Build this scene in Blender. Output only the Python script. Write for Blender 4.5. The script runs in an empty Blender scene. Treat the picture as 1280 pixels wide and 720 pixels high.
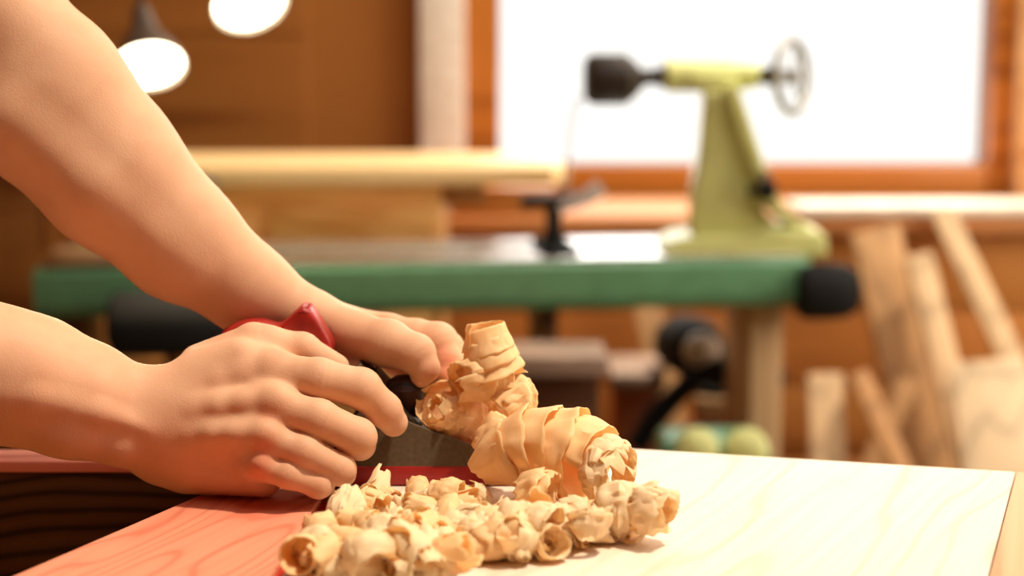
import bpy, bmesh, math, random
import numpy as np
from mathutils import Vector, Matrix, Euler
PI = math.pi
rnd = random.Random(7)
SC = bpy.context.scene
COL = SC.collection

# ------------------------------------------------------------------ camera
F = 2133.3
PITCH = math.radians(8.5)
CAMZ = 1.204
TOP = 0.900            # height of the boards' upper face

def at(u, v, Y):
    """a point of the room on the sight line through photo point (u, v) at distance Y"""
    a, b = (u - 640) / F, (360 - v) / F
    dy = math.cos(PITCH) + b * math.sin(PITCH)
    dz = -math.sin(PITCH) + b * math.cos(PITCH)
    return Vector((a / dy * Y, Y, CAMZ + dz / dy * Y))

def on(u, v, z=TOP):
    """the point at height z on the sight line through (u, v)"""
    p = at(u, v, 1.0)
    s = (z - CAMZ) / (p.z - CAMZ)
    return Vector((p.x * s, s, z))

# ------------------------------------------------------------------ materials
def new_mat(name):
    m = bpy.data.materials.new(name)
    m.use_nodes = True
    nt = m.node_tree
    b = nt.nodes['Principled BSDF']
    return m, nt, b

def N(nt, t, **kw):
    n = nt.nodes.new(t)
    for k, v in kw.items():
        setattr(n, k, v)
    return n

def ramp(nt, fac, stops):
    r = N(nt, 'ShaderNodeValToRGB')
    e = r.color_ramp.elements
    while len(e) < len(stops):
        e.new(0.5)
    for i, (p, c) in enumerate(stops):
        e[i].position = p
        e[i].color = (c[0], c[1], c[2], 1)
    nt.links.new(fac, r.inputs[0])
    return r.outputs[0]

def srgb(r, g, b):
    f = lambda c: (c / 255 / 12.92) if c / 255 <= 0.04045 else ((c / 255 + 0.055) / 1.055) ** 2.4
    return (f(r), f(g), f(b))

def plain(name, col, rough=0.5, metal=0.0, bump=0.0, scale=40, var=0.06, coat=0.0):
    m, nt, b = new_mat(name)
    tc = N(nt, 'ShaderNodeTexCoord')
    n = N(nt, 'ShaderNodeTexNoise')
    n.inputs['Scale'].default_value = scale
    n.inputs['Detail'].default_value = 4
    nt.links.new(tc.outputs['Object'], n.inputs['Vector'])
    c0 = [max(0, x * (1 - var * 3)) for x in col]
    c1 = [min(1, x * (1 + var * 3)) for x in col]
    nt.links.new(ramp(nt, n.outputs['Fac'], [(0.3, c0), (0.7, c1)]), b.inputs['Base Color'])
    b.inputs['Roughness'].default_value = rough
    b.inputs['Metallic'].default_value = metal
    b.inputs['Coat Weight'].default_value = coat
    if bump:
        bp = N(nt, 'ShaderNodeBump')
        bp.inputs['Strength'].default_value = bump
        bp.inputs['Distance'].default_value = 0.002
        nt.links.new(n.outputs['Fac'], bp.inputs['Height'])
        nt.links.new(bp.outputs[0], b.inputs['Normal'])
    return m

def wood(name, light, dark, along=(1, 0, 0), rings=14, rough=0.55, warp=1.2, stretch=0.08, sharp=0.55, bump=0.15, coat=0.0, spec=0.3):
    """long grain running along a direction of the object, ring bands across it"""
    m, nt, b = new_mat(name)
    tc = N(nt, 'ShaderNodeTexCoord')
    mp = N(nt, 'ShaderNodeMapping')
    d = Vector(along).normalized()
    rot = d.rotation_difference(Vector((1, 0, 0))).to_euler()
    mp.vector_type = 'POINT'
    mp.inputs['Rotation'].default_value = rot
    nt.links.new(tc.outputs['Object'], mp.inputs['Vector'])
    m2 = N(nt, 'ShaderNodeMapping')
    m2.inputs['Scale'].default_value = (stretch, 1, 1)
    nt.links.new(mp.outputs[0], m2.inputs['Vector'])
    n1 = N(nt, 'ShaderNodeTexNoise')
    n1.inputs['Scale'].default_value = 9
    n1.inputs['Detail'].default_value = 2
    nt.links.new(m2.outputs[0], n1.inputs['Vector'])
    w = N(nt, 'ShaderNodeTexWave', wave_type='BANDS', bands_direction='Y')
    w.inputs['Scale'].default_value = rings
    w.inputs['Distortion'].default_value = 0
    add = N(nt, 'ShaderNodeVectorMath', operation='MULTIPLY_ADD')
    nt.links.new(n1.outputs['Color'], add.inputs[0])
    add.inputs[1].default_value = (0.0, warp * 0.1, 0.0)
    nt.links.new(m2.outputs[0], add.inputs[2])
    nt.links.new(add.outputs[0], w.inputs['Vector'])
    n2 = N(nt, 'ShaderNodeTexNoise')
    n2.inputs['Scale'].default_value = 160
    n2.inputs['Detail'].default_value = 5
    m3 = N(nt, 'ShaderNodeMapping')
    m3.inputs['Scale'].default_value = (0.04, 1, 1)
    nt.links.new(mp.outputs[0], m3.inputs['Vector'])
    nt.links.new(m3.outputs[0], n2.inputs['Vector'])
    mid = [light[i] * 0.72 + dark[i] * 0.28 for i in range(3)]
    c1 = ramp(nt, w.outputs['Fac'], [(0.0, light), (sharp, [light[i] * 0.93 + dark[i] * 0.07 for i in range(3)]), (0.9, mid), (1.0, dark)])
    mx = N(nt, 'ShaderNodeMix', data_type='RGBA')
    mx.blend_type = 'MULTIPLY'
    mx.inputs[0].default_value = 0.35
    nt.links.new(c1, mx.inputs[6])
    nt.links.new(ramp(nt, n2.outputs['Fac'], [(0.3, (0.72, 0.68, 0.62)), (0.65, (1, 1, 1))]), mx.inputs[7])
    nt.links.new(mx.outputs[2], b.inputs['Base Color'])
    b.inputs['Roughness'].default_value = rough
    b.inputs['Specular IOR Level'].default_value = spec
    b.inputs['Coat Weight'].default_value = coat
    bp = N(nt, 'ShaderNodeBump')
    bp.inputs['Strength'].default_value = bump
    bp.inputs['Distance'].default_value = 0.0006
    nt.links.new(n2.outputs['Fac'], bp.inputs['Height'])
    nt.links.new(bp.outputs[0], b.inputs['Normal'])
    return m

def emit_mat(name, col, s):
    m, nt, b = new_mat(name)
    b.inputs['Emission Color'].default_value = (*col, 1)
    b.inputs['Emission Strength'].default_value = s
    b.inputs['Base Color'].default_value = (0.9, 0.9, 0.88, 1)
    return m

def skin_mat():
    m, nt, b = new_mat('skin')
    a = N(nt, 'ShaderNodeAttribute', attribute_name='flush')
    tc = N(nt, 'ShaderNodeTexCoord')
    n = N(nt, 'ShaderNodeTexNoise')
    n.inputs['Scale'].default_value = 55
    n.inputs['Detail'].default_value = 5
    nt.links.new(tc.outputs['Object'], n.inputs['Vector'])
    n3 = N(nt, 'ShaderNodeTexNoise')
    n3.inputs['Scale'].default_value = 700
    n3.inputs['Detail'].default_value = 3
    nt.links.new(tc.outputs['Object'], n3.inputs['Vector'])
    mth = N(nt, 'ShaderNodeMath', operation='MULTIPLY_ADD')
    nt.links.new(n.outputs['Fac'], mth.inputs[0])
    mth.inputs[1].default_value = 0.5
    nt.links.new(a.outputs['Fac'], mth.inputs[2])
    c = ramp(nt, mth.outputs[0], [(0.10, srgb(220, 172, 138)), (0.42, srgb(212, 160, 126)), (0.75, srgb(208, 128, 98)), (1.0, srgb(202, 100, 74))])
    nt.links.new(c, b.inputs['Base Color'])
    b.inputs['Roughness'].default_value = 0.55
    b.inputs['Specular IOR Level'].default_value = 0.14
    b.inputs['Subsurface Weight'].default_value = 0.18
    b.inputs['Subsurface Radius'].default_value = (1.0, 0.35, 0.15)
    b.inputs['Subsurface Scale'].default_value = 0.003
    v = N(nt, 'ShaderNodeTexVoronoi')
    v.inputs['Scale'].default_value = 620
    nt.links.new(tc.outputs['Object'], v.inputs['Vector'])
    ad = N(nt, 'ShaderNodeMath', operation='MULTIPLY_ADD')
    nt.links.new(v.outputs['Distance'], ad.inputs[0])
    ad.inputs[1].default_value = 0.5
    nt.links.new(n3.outputs['Fac'], ad.inputs[2])
    bp = N(nt, 'ShaderNodeBump')
    bp.inputs['Strength'].default_value = 0.22
    bp.inputs['Distance'].default_value = 0.0005
    nt.links.new(ad.outputs[0], bp.inputs['Height'])
    nt.links.new(bp.outputs[0], b.inputs['Normal'])
    return m

def shaving_mat(name, col, trans=0.45):
    m, nt, b = new_mat(name)
    out = nt.nodes['Material Output']
    tc = N(nt, 'ShaderNodeTexCoord')
    uv = N(nt, 'ShaderNodeAttribute', attribute_name='strip')
    mp = N(nt, 'ShaderNodeMapping')
    mp.inputs['Scale'].default_value = (3, 60, 1)
    nt.links.new(uv.outputs['Vector'], mp.inputs['Vector'])
    n = N(nt, 'ShaderNodeTexNoise')
    n.inputs['Scale'].default_value = 1.0
    n.inputs['Detail'].default_value = 4
    nt.links.new(mp.outputs[0], n.inputs['Vector'])
    c = ramp(nt, n.outputs['Fac'], [(0.3, [x * 0.93 for x in col]), (0.6, col)])
    nt.links.new(c, b.inputs['Base Color'])
    b.inputs['Roughness'].default_value = 0.5
    b.inputs['Specular IOR Level'].default_value = 0.3
    t = N(nt, 'ShaderNodeBsdfTranslucent')
    nt.links.new(c, t.inputs['Color'])
    mx = N(nt, 'ShaderNodeMixShader')
    mx.inputs[0].default_value = trans
    nt.links.new(b.outputs[0], mx.inputs[1])
    nt.links.new(t.outputs[0], mx.inputs[2])
    nt.links.new(mx.outputs[0], out.inputs['Surface'])
    bp = N(nt, 'ShaderNodeBump')
    bp.inputs['Strength'].default_value = 0.3
    bp.inputs['Distance'].default_value = 0.0006
    nt.links.new(n.outputs['Fac'], bp.inputs['Height'])
    nt.links.new(bp.outputs[0], b.inputs['Normal'])
    return m

def glass_mat():
    m, nt, b = new_mat('window_glass')
    out = nt.nodes['Material Output']
    tr = N(nt, 'ShaderNodeBsdfTransparent')
    gl = N(nt, 'ShaderNodeBsdfGlossy')
    gl.inputs['Roughness'].default_value = 0.03
    fr = N(nt, 'ShaderNodeFresnel')
    fr.inputs['IOR'].default_value = 1.3
    mx = N(nt, 'ShaderNodeMixShader')
    nt.links.new(fr.outputs[0], mx.inputs[0])
    nt.links.new(tr.outputs[0], mx.inputs[1])
    nt.links.new(gl.outputs[0], mx.inputs[2])
    nt.links.new(mx.outputs[0], out.inputs['Surface'])
    return m

# ------------------------------------------------------------------ object helpers
def tag(o, label=None, cat=None, group=None, kind=None):
    if label: o['label'] = label
    if cat: o['category'] = cat
    if group: o['group'] = group
    if kind: o['kind'] = kind
    return o

def thing(name, label, cat, loc=(0, 0, 0), group=None, rz=0.0):
    o = bpy.data.objects.new(name, None)
    COL.objects.link(o)
    o.location = loc
    o.rotation_euler = (0, 0, rz)
    o.empty_display_size = 0.05
    bpy.context.view_layer.update()
    return tag(o, label, cat, group)

def link(name, me, mat, parent=None, smooth=True):
    """link a mesh made in world coordinates; under a parent it keeps its world place"""
    o = bpy.data.objects.new(name, me)
    COL.objects.link(o)
    if mat is not None:
        me.materials.append(mat)
    if smooth:
        for p in me.polygons: p.use_smooth = True
        try: me.set_sharp_from_angle(angle=math.radians(35))
        except Exception: pass
    if parent is not None:
        pm = parent.matrix_world if parent.parent is None else world_of(parent)
        o.parent = parent
        me.transform(pm.inverted())
    return o

def world_of(o):
    m = o.matrix_basis.copy()
    while o.parent is not None:
        o = o.parent
        m = o.matrix_basis @ m
    return m

def rehome(o, loc):
    """move a mesh object's origin to loc while the shape stays put"""
    loc = Vector(loc)
    o.data.transform(Matrix.Translation(-loc))
    o.location = loc
    return o

class B:
    """collects shapes into one mesh"""
    def __init__(s): s.bm = bmesh.new()
    def box(s, c, size, rot=(0, 0, 0), bev=0.0, seg=2):
        t = bmesh.new()
        bmesh.ops.create_cube(t, size=1.0)
        bmesh.ops.scale(t, vec=size, verts=t.verts)
        if bev:
            bmesh.ops.bevel(t, geom=list(t.edges), offset=bev, segments=seg, profile=0.5, affect='EDGES')
        M = Matrix.Translation(Vector(c)) @ (rot.to_matrix().to_4x4() if isinstance(rot, Euler) else (rot if isinstance(rot, Matrix) else Euler(rot).to_matrix().to_4x4()))
        t.transform(M)
        s.add(t); return s
    def add(s, t):
        me = bpy.data.meshes.new('t'); t.to_mesh(me); t.free()
        s.bm.from_mesh(me); bpy.data.meshes.remove(me)
    def lathe(s, a, axis, prof, seg=40, caps=True):
        """prof: list of (distance along the axis, radius)"""
        a = Vector(a); z = Vector(axis).normalized()
        x = z.orthogonal().normalized(); y = z.cross(x)
        t = bmesh.new(); rings = []
        for h, r in prof:
            rings.append([t.verts.new(a + z * h + (x * math.cos(2 * PI * i / seg) + y * math.sin(2 * PI * i / seg)) * max(r, 1e-5)) for i in range(seg)])
        for r0, r1 in zip(rings, rings[1:]):
            for i in range(seg):
                t.faces.new((r0[i], r0[(i + 1) % seg], r1[(i + 1) % seg], r1[i]))
        if caps:
            t.faces.new(rings[0][::-1]); t.faces.new(rings[-1])
        bmesh.ops.recalc_face_normals(t, faces=t.faces)
        s.add(t); return s
    def tube(s, pts, r, seg=12, closed=False):
        pts = [Vector(p) for p in pts]; n = len(pts); t = bmesh.new(); rings = []
        rr = r if isinstance(r, (list, tuple)) else [r] * n
        up = None
        for i, p in enumerate(pts):
            if closed: d = (pts[(i + 1) % n] - pts[i - 1]).normalized()
            else: d = (pts[min(i + 1, n - 1)] - pts[max(i - 1, 0)]).normalized()
            x = d.orthogonal().normalized() if up is None else (up - d * up.dot(d)).normalized()
            up = x; y = d.cross(x)
            rings.append([t.verts.new(p + (x * math.cos(2 * PI * k / seg) + y * math.sin(2 * PI * k / seg)) * rr[i]) for k in range(seg)])
        for i in range(n if closed else n - 1):
            r0, r1 = rings[i], rings[(i + 1) % n]
            for k in range(seg):
                t.faces.new((r0[k], r0[(k + 1) % seg], r1[(k + 1) % seg], r1[k]))
        if not closed:
            t.faces.new(rings[0][::-1]); t.faces.new(rings[-1])
        bmesh.ops.recalc_face_normals(t, faces=t.faces)
        s.add(t); return s
    def prism(s, poly, d, bev=0.0, seg=3):
        """closed outline (world points, planar) pushed along d"""
        t = bmesh.new(); d = Vector(d)
        a = [t.verts.new(Vector(p)) for p in poly]; b = [t.verts.new(Vector(p) + d) for p in poly]
        n = len(poly)
        t.faces.new(a); t.faces.new(b[::-1])
        for i in range(n): t.faces.new((a[i], b[i], b[(i + 1) % n], a[(i + 1) % n]))
        bmesh.ops.recalc_face_normals(t, faces=t.faces)
        if bev:
            bmesh.ops.bevel(t, geom=list(t.edges), offset=bev, segments=seg, profile=0.5, affect='EDGES')
        s.add(t); return s
    def done(s, name, mat, parent=None, smooth=True):
        me = bpy.data.meshes.new(name)
        s.bm.to_mesh(me); s.bm.free()
        return link(name, me, mat, parent, smooth)

def smooth_line(pts, n=8):
    """Catmull-Rom through the points"""
    P = [Vector(p) for p in pts]; out = []
    for i in range(len(P) - 1):
        p0, p1, p2, p3 = P[max(i - 1, 0)], P[i], P[i + 1], P[min(i + 2, len(P) - 1)]
        for k in range(n):
            t = k / n
            out.append(0.5 * ((2 * p1) + (p2 - p0) * t + (2 * p0 - 5 * p1 + 4 * p2 - p3) * t * t + (3 * p1 - p0 - 3 * p2 + p3) * t ** 3))
    out.append(P[-1]); return out

def copy_tree(o, parent=None):
    c = o.copy(); COL.objects.link(c)
    c.parent = parent
    for ch in [x for x in bpy.data.objects if x.parent == o]:
        copy_tree(ch, c)
    return c
# ------------------------------------------------------------------ continuous bodies from distance fields
class Field:
    def __init__(s, xs, ys, zs):
        s.ax = [np.asarray(a, np.float32) for a in (xs, ys, zs)]
        s.shape = tuple(len(a) for a in s.ax)
        s.V = np.full(s.shape, 1.0, np.float32)
    def layer(s):
        f = Field.__new__(Field); f.ax = s.ax; f.shape = s.shape
        f.V = np.full(s.shape, 1.0, np.float32); return f
    def sub(s, lo, hi):
        sl = []
        for a, l, h in zip(s.ax, lo, hi):
            i0 = max(int(np.searchsorted(a, l)) - 1, 0); i1 = min(int(np.searchsorted(a, h)) + 1, len(a))
            sl.append(slice(i0, max(i1, i0)))
        return tuple(sl)
    def put(s, a, b, ra, rb, k=0.003, sy=1.0, grooves=(), side=None):
        """tapered capsule a->b joined smoothly; sy squashes it in depth (world y)"""
        a = np.array(a, float); b = np.array(b, float)
        R = max(ra, rb) * max(1, sy) + k + 0.004
        sl = s.sub(np.minimum(a, b) - R, np.maximum(a, b) + R)
        if any(q.stop - q.start < 1 for q in sl): return
        X = s.ax[0][sl[0]][:, None, None] - a[0]; Y = (s.ax[1][sl[1]][None, :, None] - a[1]) / sy; Z = s.ax[2][sl[2]][None, None, :] - a[2]
        d = b - a; d = d * np.array([1, 1 / sy, 1]); L2 = float(d @ d) + 1e-12
        h = np.clip((X * d[0] + Y * d[1] + Z * d[2]) / L2, 0, 1).astype(np.float32)
        D = np.sqrt((X - h * d[0]) ** 2 + (Y - h * d[1]) ** 2 + (Z - h * d[2]) ** 2) - (ra + (rb - ra) * h)
        for g0, amp, w in grooves:
            m = amp * np.exp(-((h * math.sqrt(L2) - g0) / w) ** 2)
            if side is not None:
                dd = (X - h * d[0]) * side[0] + (Y - h * d[1]) * side[1] + (Z - h * d[2]) * side[2]
                m = m * np.clip(dd / max(ra, 1e-4) * 1.6, 0, 1)
            D = D + m
        V = s.V[sl]
        s.V[sl] = smin(V, D.astype(np.float32), k)
    def chain(s, pts, rs, k=0.003, sy=1.0, **kw):
        for i in range(len(pts) - 1):
            s.put(pts[i], pts[i + 1], rs[i], rs[i + 1], k, sy, **kw)
    def ball(s, c, r, k=0.003, sy=1.0): s.put(c, (c[0] + 1e-4, c[1], c[2]), r, r, k, sy)
    def merge(s, o, k):
        n = s.shape[0]
        for i in range(0, n, 32):
            s.V[i:i + 32] = smin(s.V[i:i + 32], o.V[i:i + 32], k)
    def carve(s, a, b, r, k=0.002):
        a = np.array(a, float); b = np.array(b, float); R = r + k + 0.003
        sl = s.sub(np.minimum(a, b) - R, np.maximum(a, b) + R)
        X = s.ax[0][sl[0]][:, None, None] - a[0]; Y = s.ax[1][sl[1]][None, :, None] - a[1]; Z = s.ax[2][sl[2]][None, None, :] - a[2]
        d = b - a; L2 = float(d @ d) + 1e-12
        h = np.clip((X * d[0] + Y * d[1] + Z * d[2]) / L2, 0, 1)
        D = np.sqrt((X - h * d[0]) ** 2 + (Y - h * d[1]) ** 2 + (Z - h * d[2]) ** 2) - r
        s.V[sl] = -smin(-s.V[sl], D.astype(np.float32), k)
    def mesh(s, name):
        """surface nets over the uneven grid"""
        V = s.V; S = V < 0; nx, ny, nz = s.shape
        cells, pts, quads, flips = [], [], [], []
        def cid(i, j, k): return (i.astype(np.int64) * ny + j) * nz + k
        for axis in range(3):
            a = [slice(None)] * 3; b = [slice(None)] * 3
            a[axis] = slice(0, -1); b[axis] = slice(1, None)
            I = np.array(np.nonzero(S[tuple(a)] != S[tuple(b)]))
            u, w = [q for q in range(3) if q != axis]
            ok = (I[u] > 0) & (I[w] > 0) & (I[u] < s.shape[u] - 1) & (I[w] < s.shape[w] - 1)
            I = I[:, ok]; J = I.copy(); J[axis] += 1
            v0 = V[tuple(I)]; v1 = V[tuple(J)]; t = v0 / (v0 - v1)
            P = np.stack([s.ax[q][I[q]] for q in range(3)], 1).astype(float)
            P[:, axis] += t * (s.ax[axis][J[axis]] - s.ax[axis][I[axis]])
            q4 = []
            for du, dw in ((-1, -1), (0, -1), (0, 0), (-1, 0)):
                K = I.copy(); K[u] += du; K[w] += dw
                c = cid(*K); q4.append(c); cells.append(c); pts.append(P)
            quads.append(np.stack(q4, 1)); f = S[tuple(I)]
            flips.append(f if axis != 1 else ~f)
        C = np.concatenate(cells); P = np.concatenate(pts); Q = np.concatenate(quads); Fl = np.concatenate(flips)
        uq, inv = np.unique(C, return_inverse=True); inv = inv.reshape(-1)
        cnt = np.bincount(inv); co = np.stack([np.bincount(inv, P[:, q]) / cnt for q in range(3)], 1)
        Q = np.searchsorted(uq, Q); Q[~Fl] = Q[~Fl][:, ::-1]
        me = bpy.data.meshes.new(name)
        me.vertices.add(len(co)); me.vertices.foreach_set('co', co.astype(np.float32).ravel())
        me.loops.add(len(Q) * 4); me.loops.foreach_set('vertex_index', Q.astype(np.int32).ravel())
        me.polygons.add(len(Q)); me.polygons.foreach_set('loop_start', np.arange(0, len(Q) * 4, 4, dtype=np.int32))
        me.update(calc_edges=True); me.validate()
        return me, co

def smin(a, b, k):
    if k <= 0: return np.minimum(a, b)
    h = np.maximum(k - np.abs(a - b), 0) / k
    return np.minimum(a, b) - h * h * k * 0.25

def axis_of(*segs):
    """segs: (start, stop, step) in order, joined"""
    out = [segs[0][0]]
    for a, b, st in segs:
        n = max(1, int(round((b - a) / st))); out += [a + (b - a) * (i + 1) / n for i in range(n)]
    return out

def px(r, Y=1.08): return r * Y / F      # a radius measured in the photo at distance Y
SKIN = skin_mat()
FLUSH = []                                # (point, radius, strength) of redder skin

def build_person():
    f = Field(axis_of((-1.20, -0.44, 0.014), (-0.44, -0.26, 0.0022), (-0.26, -0.02, 0.00115)),
              axis_of((0.80, 1.02, 0.008), (1.02, 1.235, 0.00115), (1.235, 1.62, 0.014)),
              axis_of((0.80, 0.885, 0.01), (0.885, 1.05, 0.00115), (1.05, 1.26, 0.0026), (1.26, 1.80, 0.014)))
    # ================= right arm (the near one): elbow -> wrist
    ew = at(-270, 395, 1.0363); w0 = at(165, 522, 1.1024)
    sh_r = Vector((-0.70, 1.00, 1.38))
    a = f
    a.chain([sh_r, Vector((-0.60, 0.98, 1.22)), ew], [0.058, 0.050, 0.043], k=0.03)
    a.chain([ew, at(-90, 440, 1.0617), at(20, 469, 1.0770), at(95, 498, 1.0892), w0], [px(84), px(86), px(74), px(64), px(59)], k=0.015, sy=0.95)
    # muscle and tendon ridges of the forearm
    a.chain([at(-120, 392, 1.075), at(0, 434, 1.085), at(60, 444, 1.090), at(120, 466, 1.098), at(176, 486, 1.102)], [px(38), px(38), px(33), px(25), px(17)], k=0.016)
    a.chain([at(-60, 486, 1.040), at(40, 494, 1.052), at(120, 514, 1.066), at(185, 536, 1.078)], [px(18), px(12), px(8), px(6)], k=0.010)
    a.chain([at(-60, 520, 1.062), at(80, 540, 1.074), at(145, 560, 1.083)], [px(24), px(22), px(15)], k=0.016)
    a.ball(at(152, 556, 1.083), px(18), k=0.014)
    # hand heel and back of the hand
    pm = a
    mcp_i, mcp_m, mcp_r, mcp_p = at(343, 462, 1.104), at(345, 504, 1.083), at(333, 546, 1.071), at(325, 583, 1.067)
    pm.put(w0, at(215, 535, 1.1054), px(58), px(58), k=0.012, sy=0.85)
    pm.put(at(180, 515, 1.1003), at(300, 455, 1.1054), px(42), px(33), k=0.014, sy=0.8)
    pm.put(at(195, 505, 1.1033), mcp_i, px(38), px(22), k=0.012, sy=0.85)
    pm.put(at(195, 525, 1.0952), mcp_m, px(40), px(23), k=0.012, sy=0.8)
    pm.put(at(195, 550, 1.0973), mcp_r, px(40), px(22), k=0.012, sy=0.8)
    pm.put(at(205, 573, 1.1024), at(318, 590, 1.0851), px(36), px(26), k=0.012, sy=0.9)
    pm.put(at(235, 588, 1.1074), at(330, 598, 1.0952), px(30), px(24), k=0.010)
    pm.put(at(230, 540, 1.1156), at(325, 520, 1.1074), px(45), px(40), k=0.014, sy=0.7)
    # tendons running to the knuckles, and the web between the knuckles
    for w_, m, ra_, rb_, sq in ((at(195, 505, 1.1033), mcp_i, 38, 22, .85), (at(195, 525, 1.0952), mcp_m, 40, 23, .8), (at(195, 550, 1.0973), mcp_r, 40, 22, .8)):
        def top(t, lift):
            c = w_.lerp(m, t); r = px(ra_ + (rb_ - ra_) * t)
            return c + Vector((0, -(r * sq) * 0.86, r * 0.42)) + Vector((0, -1, .4)).normalized() * px(lift)
        pm.chain([top(.35, -9), top(.55, -4), top(.75, -2.5), top(.95, -2)], [px(3), px(4), px(5), px(7)], k=0.012)
    for p_, q_, r_ in ((mcp_i, mcp_m, 21), (mcp_m, mcp_r, 20), (mcp_r, mcp_p, 18)):
        pm.put(p_ + Vector((-0.006, 0.006, 0)), q_ + Vector((-0.006, 0.006, 0)), px(r_), px(r_), k=0.010)
        pm.put(p_ + Vector((0.006, 0.009, 0)), q_ + Vector((0.004, 0.009, 0)), px(r_ - 6), px(r_ - 6), k=0.008)
    pm.ball(mcp_i + Vector((0.001, -0.004, 0.001)), px(19), k=0.008)
    pm.ball(mcp_m + Vector((0.003, -0.007, 0.003)), px(17), k=0.008)
    pm.ball(mcp_r + Vector((0.002, -0.006, 0.003)), px(15), k=0.008)
    pm.ball(mcp_p + Vector((0.002, -0.005, 0.003)), px(14), k=0.008)
    # web between thumb and first finger
    pm.put(at(250, 462, 1.1176), at(335, 428, 1.1257), px(30), px(20), k=0.012)
    # ---- fingers, each a chain of its own
    fing = f.layer()
    dors = (0.35, -0.55, 0.75)
    def finger(pts, rs, k=0.002):
        one = f_local(pts, rs)
        add_layer(fing, one, k)
    def f_local(pts, rs): return (pts, rs)
    def add_layer(dst, one, k):
        pts, rs = one
        lo = np.min([list(p) for p in pts], 0) - 0.03; hi = np.max([list(p) for p in pts], 0) + 0.03
        sl = f.sub(lo, hi)
        t = Field(f.ax[0][sl[0]], f.ax[1][sl[1]], f.ax[2][sl[2]])
        for i in range(len(pts) - 1):
            g = ()
            if 1 <= i < len(pts) - 1:
                g = ((0.0, 0.0010, 0.0011), (0.0036, 0.0008, 0.0010), (-0.0034, 0.0006, 0.0010))
            t.put(pts[i], pts[i + 1], rs[i], rs[i + 1], 0.0035, 1.0, grooves=g, side=dors)
        for i in range(1, len(pts) - 1):                                # the knuckle swells
            t.ball(Vector(pts[i]) + Vector(dors) * 0.0003, rs[i] * 0.99, 0.003)
        dst.V[sl] = smin(dst.V[sl], t.V, k)
    # right index, middle, ring, little; after the second joint they close round the handle
    finger([at(343, 465, 1.1032), at(398, 473, 1.0971), at(451, 485, 1.1011), at(480, 512, 1.1080), at(492, 528, 1.1140)], [px(25), px(26), px(25.5), px(22), px(19)])
    finger([at(345, 508, 1.0810), at(398, 523, 1.0769), at(447, 546, 1.0850), at(450, 556, 1.1114), at(430, 552, 1.1318)], [px(23), px(24), px(23.5), px(19), px(15)])
    finger([at(331, 547, 1.0719), at(380, 564, 1.0679), at(425, 587, 1.0770), at(428, 592, 1.0983), at(405, 588, 1.1105)], [px(20), px(20.5), px(19.5), px(16), px(12)])
    finger([at(324, 584, 1.0700), at(362, 593, 1.0639), at(398, 606, 1.0700), at(404, 607, 1.0883), at(385, 602, 1.1005)], [px(17.5), px(17.5), px(16.5), px(13), px(11)])
    # right thumb over the top of the handle
    finger([at(250, 455, 1.1296), at(316, 425, 1.1276), at(378, 436, 1.1316), at(420, 459, 1.1377)], [px(27), px(22), px(21), px(18)], k=0.0015)
    # ================= left arm (the far one)
    sh_l = Vector((-0.64, 1.34, 1.46)); el = at(-15, 25, 1.20)
    a.chain([sh_l, Vector((-0.50, 1.28, 1.33)), el], [0.060, 0.052, 0.047], k=0.03)
    wl = at(378, 398, 1.195)
    a.chain([el, at(60, 130, 1.185), at(140, 220, 1.182), at(225, 300, 1.188), at(310, 362, 1.193), wl],
            [px(88, 1.2), px(97, 1.2), px(85, 1.2), px(70, 1.2), px(50, 1.2), px(34, 1.2)], k=0.02, sy=0.85)
    a.chain([at(0, 20, 1.18), at(72, 86, 1.185), at(152, 180, 1.190), at(240, 279, 1.200), at(320, 346, 1.205), at(386, 388, 1.205)],
            [px(58, 1.2), px(59, 1.2), px(52, 1.2), px(38, 1.2), px(26, 1.2), px(18, 1.2)], k=0.014)
    a.chain([at(20, 150, 1.150), at(120, 235, 1.152), at(240, 335, 1.168)], [px(34, 1.2), px(26, 1.2), px(16, 1.2)], k=0.016)
    # back of the left hand
    li, lm = at(483, 417, 1.205), at(490, 409, 1.222)
    a.put(wl, at(425, 412, 1.200), px(35, 1.2), px(27, 1.2), k=0.012)
    a.put(at(405, 402, 1.205), at(487, 413, 1.212), px(24, 1.2), px(21, 1.2), k=0.012)
    a.put(at(405, 405, 1.222), at(485, 414, 1.226), px(22, 1.2), px(19, 1.2), k=0.012)
    a.put(at(400, 415, 1.235), at(470, 430, 1.243), px(20, 1.2), px(17, 1.2), k=0.012)
    a.put(at(392, 396, 1.188), at(452, 418, 1.178), px(27, 1.2), px(24, 1.2), k=0.012)  # base of the thumb
    a.put(at(430, 428, 1.190), at(470, 440, 1.190), px(24, 1.2), px(22, 1.2), k=0.012)
    # left thumb, then the fingers closing over the front knob
    finger([at(440, 420, 1.180), at(484, 429, 1.162), at(519, 442, 1.152), at(531, 460, 1.148), at(526, 472, 1.148)], [px(30, 1.18), px(30, 1.16), px(25, 1.15), px(18, 1.15), px(13, 1.15)], k=0.001)
    finger([at(488, 415, 1.204), at(520, 422, 1.200), at(547, 428, 1.194), at(557, 450, 1.186), at(556, 468, 1.178)], [px(22, 1.2), px(23, 1.2), px(25, 1.2), px(20, 1.2), px(15, 1.2)], k=0.001)
    finger([at(483, 414, 1.222), at(530, 425, 1.220), at(560, 434, 1.212), at(570, 458, 1.204), at(562, 478, 1.194)], [px(20, 1.2), px(20, 1.2), px(19, 1.2), px(16, 1.2), px(13, 1.2)], k=0.001)
    finger([at(478, 424, 1.232), at(520, 440, 1.228), at(545, 452, 1.222), at(552, 478, 1.212), at(545, 492, 1.203)], [px(16, 1.2), px(16, 1.2), px(16, 1.2), px(15, 1.2), px(12, 1.2)], k=0.001)
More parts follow.
